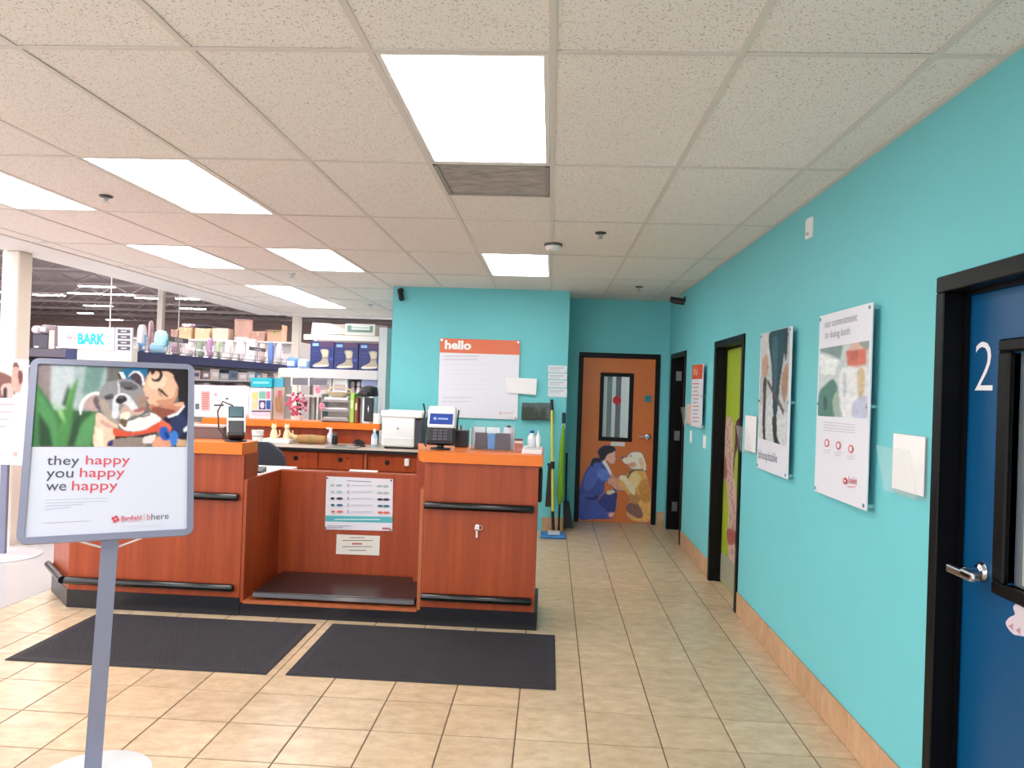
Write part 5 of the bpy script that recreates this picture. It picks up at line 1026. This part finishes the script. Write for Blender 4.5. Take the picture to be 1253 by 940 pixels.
# posters on the right wall
XP = 1.404
def wall_poster(name, label, y0, y1, z0, z1, pins=True):
    t = thing(name, label, 'poster', (XP, (y0+y1)/2, z0), 'posters on the right wall')
    b = build('poster_panel', MB().rbox(XP, XP+.008, y0, y1, z0, z1, .0015, 1), M_BOARD, t)
    for y in (y0+.02, y1-.02):
        for z in (z0+.02, (z0+z1)/2, z1-.02): build('standoff', MB().lathe([(.009, XP-.004), (.009, XW)], (0, y, z), 12, 'X'), M_CHROME, t)
    build('backing_rail', MB().box(XP+.0085, XP+.016, y0+.06, y1-.06, z1-.10, z1-.07), M_STEEL, t)
    return t, b
mp, N = plane_x(XP)
t, b = wall_poster('commitment_poster', 'white poster with photo of masked person nearest the blue door', 3.264, 3.890, 1.117, 2.020); cr = crop(990, 360, 3.357)
photo('poster_photo', [(1003.4, 427), (1063.9, 416.6), (1061.5, 512.5), (1000.7, 509)], [([('c3cfcd', cr([(45, 225), (248, 190), (240, 512), (36, 500)])), ('7f9392', cr([(46, 222), (140, 205), (130, 270), (90, 250), (46, 235)])), ('e6eceb', cr([(45, 245), (125, 275), (105, 330), (42, 330)])), ('4f7f74', cr([(40, 410), (70, 370), (100, 350), (118, 390), (110, 500), (37, 498)]), 1), ('9db3a4', cr([(100, 420), (135, 400), (140, 505), (105, 502)]), 1), ('dfe2e4', cr([(125, 330), (160, 300), (200, 300), (242, 320), (240, 511), (140, 506)]), 1), ('b9c6cc', cr([(140, 330), (150, 330), (155, 400), (142, 420)]), 1), ('bcc3d8', cr([(185, 440), (240, 420), (238, 511), (178, 509)]), 1), ('d7b3a2', cr([(160, 240), (175, 205), (205, 198), (228, 215), (232, 260), (220, 295), (180, 300), (162, 280)]), 1), ('cf6f5a', cr([(152, 232), (236, 225), (234, 290), (158, 295)]), 0), ('b35847', cr([(170, 240), (200, 232), (198, 262), (172, 266)]), 1), ('8f9a90', cr([(205, 195), (246, 190), (244, 228), (222, 220)]), 1), ('c9b48f', cr([(200, 320), (228, 310), (225, 400), (205, 430)]), 1), ('2f4a4a', cr([(60, 430), (72, 425), (74, 470), (62, 475)]), 1)], 2)], mp, N, b, 64, 98, .06)
lettering('our commitment', atX(1009.5, 401.5, XP), atX(1049, 392.5, XP), N, b, .036, flat('9b9fae')); lettering('to doing both', atX(1009.5, 414.5, XP), atX(1040, 409, XP), N, b, .036, flat('9b9fae'))
tx = [('c2c0cc', cr([(60, 524+k*11), (190, 536+k*11), (190, 539+k*11), (60, 527+k*11)])) for k in range(4)]
for cx0, cy0 in ((74, 612), (122, 622), (174, 636)): tx += [('d25d68', cr(ell(cx0, cy0, 10, 17))), ('e9e4ea', cr(ell(cx0, cy0, 6, 11))), ('c9c6d0', cr(rect(cx0-16, cy0+28, cx0+18, cy0+31))), ('c9c6d0', cr(rect(cx0-12, cy0+38, cx0+14, cy0+41)))]
tx += [('d24552', cr(ell(151, 768, 8, 14))), ('f0e6ea', cr(ell(151, 768, 3.5, 6))), ('d98a90', cr(rect(162, 790, 196, 793)))]
prints('poster_icons', tx, mp, N, b); lettering('Banfield', atX(1038.2, 590.8, XP), atX(1048.5, 593.5, XP), N, b, .03, flat('d05560'))
t, b = wall_poster('legs_poster', 'white poster with photo of walking legs beside the green door', 4.330, 4.957, 1.124, 2.008); cr = crop(915, 390, 4.471)
photo('poster_photo', [(932.4, 408.6), (967, 400), (962.4, 546.5), (927.6, 535.5)], [([('b9c2c2', cr([(78, 82), (232, 42), (212, 700), (56, 650)])), ('d2cfcc', cr([(78, 84), (125, 72), (118, 300), (70, 320)])), ('cfd6d8', cr([(66, 480), (140, 400), (216, 520), (212, 700), (56, 650)])), ('b99a82', cr([(80, 230), (105, 200), (115, 280), (95, 330), (78, 300)]), 1), ('1d3f4a', cr([(122, 75), (208, 52), (205, 150), (190, 260), (175, 370), (160, 520), (140, 530), (135, 400), (130, 250), (118, 160)]), 1), ('39606c', cr([(135, 120), (165, 110), (160, 300), (148, 420), (142, 300)]), 1), ('2a2c28', cr([(135, 545), (158, 540), (160, 640), (180, 692), (178, 702), (150, 690), (138, 640)]), 1), ('3c2a26', cr([(86, 340), (104, 330), (98, 480), (96, 640), (102, 680), (86, 672), (80, 560), (84, 430)]), 1), ('5b3a34', cr([(90, 380), (100, 370), (96, 450), (88, 470)]), 1), ('a98468', cr([(190, 300), (222, 240), (216, 400), (200, 460), (185, 400)]), 1), ('5a4a44', cr([(110, 330), (200, 500), (196, 530), (105, 350)])), ('2a2f34', cr([(204, 60), (222, 50), (216, 190), (204, 230)]), 1)], 1)], mp, N, b, 50, 150, .06)
lettering('bhospitable', atX(928.3, 560.5, XP), atX(951, 566.5, XP), N, b, .055, flat('5f7079'))
t, b = wall_poster('orange_header_poster', 'tall white notice with orange header beyond the green door', 6.79, 7.30, 1.286, 1.873)
prints('poster_header', [('d8502a', [(847.3, 447), (860.3, 445.8), (859.3, 463.6), (846.8, 464.2)])], mp, N, b); lettering('hi', atX(849, 459.5, XP), atX(853.5, 459, XP), N, b, .08, flat('f2d8cc'))
prints('poster_text', [('a89aa4' if k % 3 else 'd07a6a', rect(848, 469+k*4.6, 855.5-(k % 3), 470.4+k*4.6)) for k in range(11)], mp, N, b)
# acrylic leaflet holders
def leaf_holder(label, y0, y1, z0, z1, sheet):
    t = thing('leaflet_holder', label, 'leaflet holder', (XW-.02, (y0+y1)/2, z0), 'acrylic wall leaflet holders')
    build('holder_back', MB().box(XW-.008, XW-.004, y0, y1, z0, z1), M_ACRYL, t); build('leaflet_sheet', MB().box(XW-.012, XW-.009, y0+.01, y1-.01, z0+.01, z1-.004), sheet, t)
    build('holder_front', MB().prism([(XW-.075, z0+.16), (XW-.072, z0+.16), (XW-.037, z0), (XW-.04, z0)], y0, y1, 'Y') if False else MB()._add([(XW-.04, y0, z0), (XW-.04, y1, z0), (XW-.075, y1, z0+.18), (XW-.075, y0, z0+.18), (XW-.037, y0, z0), (XW-.037, y1, z0), (XW-.072, y1, z0+.18), (XW-.072, y0, z0+.18)], [(0, 1, 2, 3), (7, 6, 5, 4), (0, 4, 5, 1), (1, 5, 6, 2), (2, 6, 7, 3), (3, 7, 4, 0)]), M_ACRYL, t)
    build('holder_base', MB().box(XW-.04, XW-.004, y0, y1, z0-.004, z0), M_ACRYL, t)
leaf_holder('clear leaflet holder with white sheet beside the blue door', 2.83, 3.105, 1.232, 1.468, M_PAPER)
leaf_holder('clear leaflet holder next to the green door frame', 5.10, 5.40, 1.20, 1.46, M_PAPER)
leaf_holder('clear leaflet holder with peach sheet by the black door', 7.46, 7.70, 1.28, 1.50, flat('e9c9ba'))
# switches and thermostat
for y, lab, z in ((7.46, 'narrow white switch plate nearest the black door', 1.17), (6.80, 'wider white switch plate beside the green door frame', 1.165)):
    t = thing('switch_plate', lab, 'light switch', (XW, y, z-.06), 'white switch plates'); wd = .045 if y > 7 else .06
    build('plate', MB().rbox(XW-.006, XW, y-wd, y+wd, z-.06, z+.06, .002, 1), M_WHITEPL, t)
    build('rocker', MB().rbox(XW-.010, XW-.0062, y-.016, y+.016, z-.03, z+.03, .002, 1), flat('fafafa'), t)
t = thing('wall_sensor', 'small white sensor box high on the right wall', 'sensor', (XW, 4.175, 2.48)); build('sensor_case', MB().rbox(XW-.022, XW, 4.135, 4.215, 2.482, 2.594, .005), M_WHITEPL, t); build('sensor_slot', MB().box(XW-.0235, XW-.0221, 4.155, 4.195, 2.50, 2.515), flat('b8b8b6'), t)
# mop, duster, dustpan
c = Vector((.10, 8.10, 0)); t = thing('flat_mop', 'blue flat mop with yellow handle leaning by the counter wall', 'mop', (.1, 8.1, 0))
build('mop_handle', MB().tube([(.095, 8.10, .25), (.05, 8.22, 1.36)], .014, 10), flat('d8d43a', .35), t, smooth=True); build('handle_grip', MB().tube([(.05, 8.22, 1.36), (.043, 8.235, 1.48)], .018, 10), M_BLACKPL, t); build('handle_lock', MB().tube([(.078, 8.15, .72), (.076, 8.155, .80)], .024, 10).box(.02, .07, 8.13, 8.16, .75, .78), M_BLACKPL, t)
build('lower_tube', MB().tube([(.11, 8.07, .06), (.095, 8.10, .26)], .018, 10), M_BLACKPL, t); build('mop_cloth_bag', MB().prism([(.01, .30), (.075, .30), (.07, .78), (.03, .78)], 8.14, 8.17, 'Y'), flat('2b2a2e', .8), t)
mh = build('mop_head', MB().rbox(-.03, .24, 7.88, 8.16, .002, .03, .012), flat('3f7fc0', .8), t); build('head_plate', MB().rbox(.05, .18, 7.95, 8.12, .03, .05, .006), flat('c8cdd2', .4), mh)
t = thing('duster', 'lime green wand duster hanging beside the mop', 'duster', (.195, 8.24, 0)); 
build('duster_handle', MB().tube([(.185, 8.24, 1.34), (.184, 8.24, 1.22)], .02, 10), flat('1f2a3c'), t); build('handle_loop', MB().tube([(.185+.018*math.cos(k*math.pi/5), 8.235, 1.185+.03*math.sin(k*math.pi/5)) for k in range(11)], .004, 6), flat('c9d8d8'), t)
build('duster_head', MB().tube([(.183, 8.24, 1.20), (.18, 8.24, 1.0), (.175, 8.24, .7), (.175, 8.24, .45), (.17, 8.24, .32)], [.012, .028, .035, .042, .02], 10), mat('green_fleece', '7fb52c', .9, var=.3, vscale=60, bump=.8, bscale=90), t, smooth=True); build('duster_rod', MB().tube([(.17, 8.24, .34), (.17, 8.24, .004)], .012, 8), M_BLACKPL, t)
t = thing('dustpan', 'black upright dustpan standing in the alcove corner', 'dustpan', (.27, 8.62, 0))
build('pan_body', MB()._add([(.225, 8.55, .0), (.345, 8.55, .0), (.345, 8.75, .0), (.225, 8.75, .0), (.225, 8.66, .28), (.29, 8.66, .28), (.29, 8.75, .28), (.225, 8.75, .28)], [(3, 2, 1, 0), (4, 5, 6, 7), (0, 1, 5, 4), (1, 2, 6, 5), (2, 3, 7, 6), (3, 0, 4, 7)]), flat('1d1a1c', .5), t); build('pan_handle', MB().tube([(.25, 8.72, .27), (.245, 8.74, .85)], .011, 8), M_BLACKPL, t)

# ================================================================== MATS AND SIGN STAND
def floor_mat(label, x0, x1, y0, y1, dx=0):
    t = thing('floor_mat', label, 'mat', ((x0+x1)/2, (y0+y1)/2, 0), 'black rubber mats')
    build('mat_base', MB().rbox(x0, x1, y0, y1, .0006, .007, .003, 1), M_MAT, t); q = MB(); nx, ny = 92, 50
    for i in range(nx):
        for j in range(ny):
            cx = x0+.05+(x1-x0-.1)*(i+.5*(j % 2))/nx; cy = y0+.05+(y1-y0-.1)*(j+.5)/ny
            q._add([(cx-.005, cy-.005, .007), (cx+.005, cy-.005, .007), (cx+.005, cy+.005, .007), (cx-.005, cy+.005, .007), (cx, cy, .0105)], [(0, 1, 4), (1, 2, 4), (2, 3, 4), (3, 0, 4)])
    build('mat_studs', q, M_MAT, t, kind='stuff')
    for ya in (y0+.012, y1-.028): build('mat_border', MB().rbox(x0+.012, x1-.012, ya, ya+.016, .007, .009, .0008, 1), M_MAT, t)
floor_mat('black rubber mat behind the sign stand, left of the pair', -2.925, -1.452, 3.925, 4.775); floor_mat('black rubber mat in front of the scale, right of the pair', -1.352, .11, 3.932, 4.80)

yaw, tlt, SW, SH = .531, .356, .63, .775
SC = Vector((-1.805, 3.022, 1.289)); R_ = Vector((math.cos(yaw), math.sin(yaw), 0)); n_ = Vector((-math.sin(yaw), math.cos(yaw), 0)); U_ = math.cos(tlt)*Vector((0, 0, 1))+math.sin(tlt)*n_; N_ = R_.cross(U_)
def BP(u, v, d=0): return SC+R_*u+U_*v+N_*d
def atS(p):
    d = ray(p[0], p[1]); return CAM+d*((SC-CAM).dot(N_)/d.dot(N_))
t = thing('sign_stand', 'grey floor stand with they happy dog poster in the foreground', 'sign stand', (-1.73, 2.87, 0))
def rrect(hw, hh, r, n=6):
    return [(sx*(hw-r)+r*math.cos(a0+k*math.pi/2/n), sy*(hh-r)+r*math.sin(a0+k*math.pi/2/n)) for sx, sy, a0 in ((1, 1, 0), (-1, 1, math.pi/2), (-1, -1, math.pi), (1, -1, 1.5*math.pi)) for k in range(n+1)]
o_, i_ = rrect(SW/2, SH/2, .035), rrect(SW/2-.026, SH/2-.026, .008); q = MB(); n = len(o_)
of, if_, ob, ib = [[q.bm.verts.new(BP(p[0], p[1], d)) for p in P] for P, d in ((o_, .008), (i_, .010), (o_, -.014), (i_, -.014))]
for k in range(n):
    m2 = (k+1) % n; q.bm.faces.new((of[k], of[m2], if_[m2], if_[k])); q.bm.faces.new((ob[m2], ob[k], ib[k], ib[m2])); q.bm.faces.new((of[m2], of[k], ob[k], ob[m2])); q.bm.faces.new((if_[k], if_[m2], ib[m2], ib[k]))
build('sign_frame', q, M_GREYMETAL, t)
q = MB(); w2, h2 = SW/2-.024, SH/2-.024; P = [BP(sx*w2, sy*h2, d) for d in (-.008, 0) for sx, sy in ((-1, -1), (1, -1), (1, 1), (-1, 1))]; q._add(P, [(3, 2, 1, 0), (4, 5, 6, 7), (0, 1, 5, 4), (1, 2, 6, 5), (2, 3, 7, 6), (3, 0, 4, 7)])
po = build('poster', q, mat('poster_paper', 'd0d2de', .3), t)
build('poster_backing', MB()._add([BP(sx*w2, sy*h2, d) for d in (-.013, -.009) for sx, sy in ((-1, -1), (1, -1), (1, 1), (-1, 1))], [(3, 2, 1, 0), (4, 5, 6, 7), (0, 1, 5, 4), (1, 2, 6, 5), (2, 3, 7, 6), (3, 0, 4, 7)]), M_GREYMETAL, t)
cr = crop(30, 440, 5.967)
A = lambda *p: cr(list(p))
pic = [('6a6a66', A((55, 20), (1215, 62), (1195, 638), (25, 638))), ('8c7c7c', A((58, 22), (200, 28), (195, 300), (45, 300))), ('b9c2c4', A((195, 28), (440, 36), (400, 400), (190, 380))), ('a3b3b2', A((360, 34), (600, 42), (590, 300), (380, 420))), ('6f8f88', A((450, 40), (590, 42), (540, 250), (420, 260))),
 ('305a38', A((25, 420), (120, 380), (300, 360), (520, 380), (525, 638), (25, 638))),
 ('3c7444', A((50, 130), (110, 200), (200, 320), (260, 460), (270, 638), (30, 638), (35, 400))), ('4d8a52', A((48, 150), (150, 300), (235, 450), (250, 638), (150, 638), (90, 420))), ('22442c', A((100, 380), (180, 500), (210, 638), (110, 638))),
 ('4a8448', A((400, 110), (330, 260), (270, 420), (230, 638), (330, 638), (350, 420), (370, 260))), ('68a05c', A((395, 120), (350, 230), (300, 380), (290, 330), (340, 200))), ('2c4a36', A((320, 170), (270, 330), (300, 350), (330, 220))),
 ('558e58', A((530, 370), (440, 440), (380, 540), (350, 638), (480, 638), (515, 500))), ('2a4632', A((400, 400), (350, 480), (310, 638), (360, 638), (400, 520))), ('8fbf78', A((210, 300), (280, 380), (300, 470), (260, 420))),
 # person: blue shirt behind, hair, face, collar
 ('1f6a90', A((700, 80), (780, 60), (950, 56), (900, 110), (850, 140), (740, 150), (700, 120)), 1), ('efeff2', A((690, 95), (720, 92), (740, 135), (715, 145))), ('22222c', A((680, 105), (692, 95), (715, 145), (700, 148))),
 ('2a2026', A((930, 60), (1212, 66), (1196, 420), (1130, 330), (1100, 150), (1000, 90), (930, 160), (900, 100)), 1),
 ('dfb295', A((880, 160), (920, 90), (1000, 85), (1070, 100), (1115, 170), (1120, 250), (1080, 320), (1000, 335), (910, 325), (895, 290), (880, 270), (860, 235), (868, 200)), 1), ('eac7ac', A((900, 150), (980, 110), (1040, 140), (1010, 200), (930, 220)), 1), ('c98e72', A((960, 300), (1080, 280), (1110, 200), (1120, 250), (1080, 325), (1000, 338)), 1),
 ('4a2f2c', A((975, 205), (1010, 225), (1050, 272), (1040, 275), (1000, 245), (972, 225))), ('8a5a48', A((972, 232), (1000, 258), (1010, 270), (990, 262))), ('a85f52', A((880, 270), (905, 275), (902, 290), (885, 285)), 1),
 ('2a1c20', A((920, 100), (950, 60), (1000, 75), (1005, 130), (975, 165), (935, 155), (925, 135), (950, 145), (980, 130), (985, 100), (960, 85), (940, 110)), 1), ('1f1a20', A((1090, 110), (1212, 100), (1205, 330), (1150, 300), (1120, 200)), 1),
 ('c48068', A((1080, 325), (1160, 310), (1150, 350), (1050, 420), (960, 430), (930, 380), (910, 335), (1000, 340)), 1), ('8a4f3e', A((930, 350), (1050, 360), (1100, 380), (1020, 425), (960, 425)), 1), ('e0a98c', A((1090, 325), (1160, 312), (1150, 340), (1100, 340)), 1),
 ('1a2238', A((1010, 430), (1090, 410), (1160, 340), (1205, 330), (1195, 638), (1090, 638), (1060, 500)), 1), ('f0eeee', A((1040, 415), (1110, 390), (1165, 330), (1170, 345), (1120, 405), (1050, 428))), ('27345a', A((1060, 460), (1150, 400), (1190, 480), (1120, 560)), 1),
 # dog
 ('e3c0a8', A((530, 390), (600, 420), (680, 480), (660, 638), (510, 638), (515, 480)), 1), ('f0d6c0', A((525, 500), (570, 500), (580, 638), (510, 638))), ('cc9a8e', A((560, 440), (650, 490), (620, 500), (560, 470)), 1),
 ('e6e0dc', A((690, 470), (800, 440), (920, 390), (1000, 440), (940, 490), (820, 525), (730, 515)), 1), ('d0543a', A((655, 500), (740, 525), (860, 520), (1000, 450), (1070, 490), (1060, 530), (960, 530), (800, 555), (660, 560)), 1), ('d9694a', A((1000, 440), (1070, 490), (1060, 510), (990, 480)), 1), ('2a1c1c', A((655, 565), (800, 560), (960, 530), (970, 545), (830, 575), (660, 582))), ('8d7f76', A((650, 585), (860, 570), (880, 638), (640, 638)), 1), ('e2d2cc', A((870, 570), (960, 550), (930, 610), (870, 610)), 1), ('dd9a7c', A((940, 600), (990, 560), (1090, 590), (1060, 638), (940, 638)), 1), ('3a3468', A((610, 600), (650, 580), (640, 638), (600, 638))),
 ('2458b0', A((985, 510), (1030, 490), (1060, 540), (1050, 590), (1000, 580)), 1), ('3a78c8', A((1060, 550), (1100, 520), (1125, 570), (1110, 620), (1070, 625)), 1), ('14306a', A((1020, 530), (1060, 555), (1040, 580)), 1), ('c9a37c', A((1115, 580), (1185, 590), (1185, 638), (1110, 638))), ('ececf0', A((1160, 510), (1190, 480), (1188, 520), (1165, 535))),
 ('e9e6e4', A((404, 330), (425, 290), (470, 250), (540, 235), (545, 265), (480, 270), (440, 310), (412, 400), (402, 395)), 1), ('b79a98', A((440, 310), (480, 268), (535, 262), (545, 370), (470, 372), (430, 355)), 1), ('6a5a5a', A((500, 290), (535, 270), (545, 370), (515, 340)), 1),
 ('e2e6ea', A((755, 130), (790, 90), (835, 85), (865, 120), (875, 180), (850, 190), (840, 130), (800, 105)), 1), ('4a3a44', A((770, 125), (810, 95), (850, 125), (858, 190), (820, 170)), 1),
 ('8e8b8e', A((540, 270), (560, 210), (610, 165), (680, 150), (720, 140), (780, 150), (840, 190), (870, 230), (890, 300), (880, 370), (830, 410), (760, 430), (700, 470), (640, 460), (575, 400), (550, 340)), 1), ('5f5c62', A((690, 170), (760, 160), (830, 200), (800, 225), (740, 215), (700, 200)), 1), ('5a5458', A((580, 270), (640, 250), (650, 285), (600, 295)), 1), ('3c383e', A((720, 200), (790, 205), (780, 225), (730, 220))), ('3a3438', A((590, 275), (640, 270), (630, 285), (595, 288))), ('c9c7c9', A((680, 160), (690, 160), (700, 240), (680, 260))), ('a89a8c', A((550, 300), (600, 310), (640, 400), (680, 470), (600, 430)), 1), ('9a8478', A((830, 240), (885, 290), (880, 370), (830, 390), (815, 320)), 1),
 ('d5d6da', A((650, 280), (690, 250), (750, 255), (800, 310), (830, 370), (790, 390), (740, 330), (690, 330), (690, 400), (670, 430), (640, 420), (640, 340)), 1), ('c9a99a', A((700, 390), (740, 330), (800, 385), (870, 370), (850, 400), (790, 410), (740, 430), (710, 450)), 1), ('eddcc8', A((700, 400), (760, 380), (770, 420), (730, 450), (700, 440)), 1), ('a8625e', A((790, 372), (880, 345), (885, 365), (830, 385)), 1), ('6a5640', A((690, 440), (730, 435), (750, 450), (740, 495), (710, 480)), 1), ('77695a', A((790, 405), (850, 415), (915, 395), (910, 410), (850, 425)), 1),
 ('2b2a30', A((665, 295), (690, 265), (730, 265), (750, 290), (735, 310), (700, 325), (670, 315)), 1), ('5a5a64', A((690, 272), (720, 270), (722, 282), (692, 286)), 1)]
pb = photo('poster_photo', [(40.3, 444.5), (232.3, 451.5), (228, 547), (35.2, 547)], [(pic[:15], 7), (pic[15:], 1)], atS, N_, po, 196, 104, .035)
cr = crop(20, 430, 3.917); P_ = lambda x, y: atS(cr([(x, y)])[0])
DG_, RD_ = flat('4a4c5c'), flat('cf4b55')
for s, a, b, h, m in (('they', (145, 545), (300, 544), .0385, DG_), ('happy', (332, 543), (545, 540), .0385, RD_), ('you', (142, 606), (272, 605), .027, DG_), ('happy', (303, 603), (518, 600), .0385, RD_), ('we', (140, 668), (238, 667), .027, DG_), ('happy', (265, 667), (485, 662), .0385, RD_)):
    lettering(s, P_(*a), P_(*b), N_, po, h, m, bold=.004)
    if 'y' in s and s != 'you': pass
lettering('Banfield', P_(503, 812), P_(600, 806), N_, po, .019, RD_, bold=.01); lettering('PET HOSPITAL', P_(505, 821), P_(598, 815), N_, po, .0055, RD_); lettering('b', P_(626, 809), P_(642, 808), N_, po, .026, RD_); lettering('here', P_(647, 808), P_(730, 803), N_, po, .026, DG_)
fine = [('b7b9c6', cr([(135, 712+k*15), (440-[0, 10, 120, 180][k], 702+k*15), (440-[0, 10, 120, 180][k], 704.5+k*15), (135, 714.5+k*15)])) for k in range(4)] + [('b0a6b4', cr([(128, 823), (350, 812), (350, 814), (128, 825)])), ('9a9aa6', cr([(611, 778), (613, 778), (613, 815), (611, 815)])), ('c9cad4', cr([(500, 838), (700, 833), (700, 835), (500, 840)]))]
cl = [('cf4b55', cr(ell(475+11*math.cos(k*math.pi/2+.3), 805+10*math.sin(k*math.pi/2+.3), 9, 8, n=10))) for k in range(4)] + [('e3e4ee', cr(ell(475, 805, 3.5, 3.5, n=10)))]
prints('poster_fine_print', fine+cl, atS, N_, po)
pb0 = Vector((-1.742, 2.862, .012)); pt0 = BP(0, -SH/2+.02, -.02)+Vector((0, .012, 0))
q = MB(); hw_ = .031
for a_, b_ in ((0, 1),):
    c8 = [p+R_*sx*hw_+n_*sy*.012 for p in (pb0, pt0+Vector((0, 0, .04))) for sx, sy in ((-1, -1), (1, -1), (1, 1), (-1, 1))]; q._add(c8, [(3, 2, 1, 0), (4, 5, 6, 7), (0, 1, 5, 4), (1, 2, 6, 5), (2, 3, 7, 6), (3, 0, 4, 7)])
build('post', q, M_GREYMETAL, t)
build('support_arm', MB().tube([pt0+Vector((0, 0, -.06)), BP(-.12, -SH/2+.01, -.018)], .004, 6).tube([pt0+Vector((0, 0, -.06)), BP(.14, -SH/2+.01, -.018)], .004, 6), M_WHITEPL, t)
build('base_disc', MB().lathe([(.21, 0), (.21, .006), (.19, .011), (.03, .013)], (-1.725, 2.84, 0), 40), flat('d4dadd', .25), t, smooth=True)
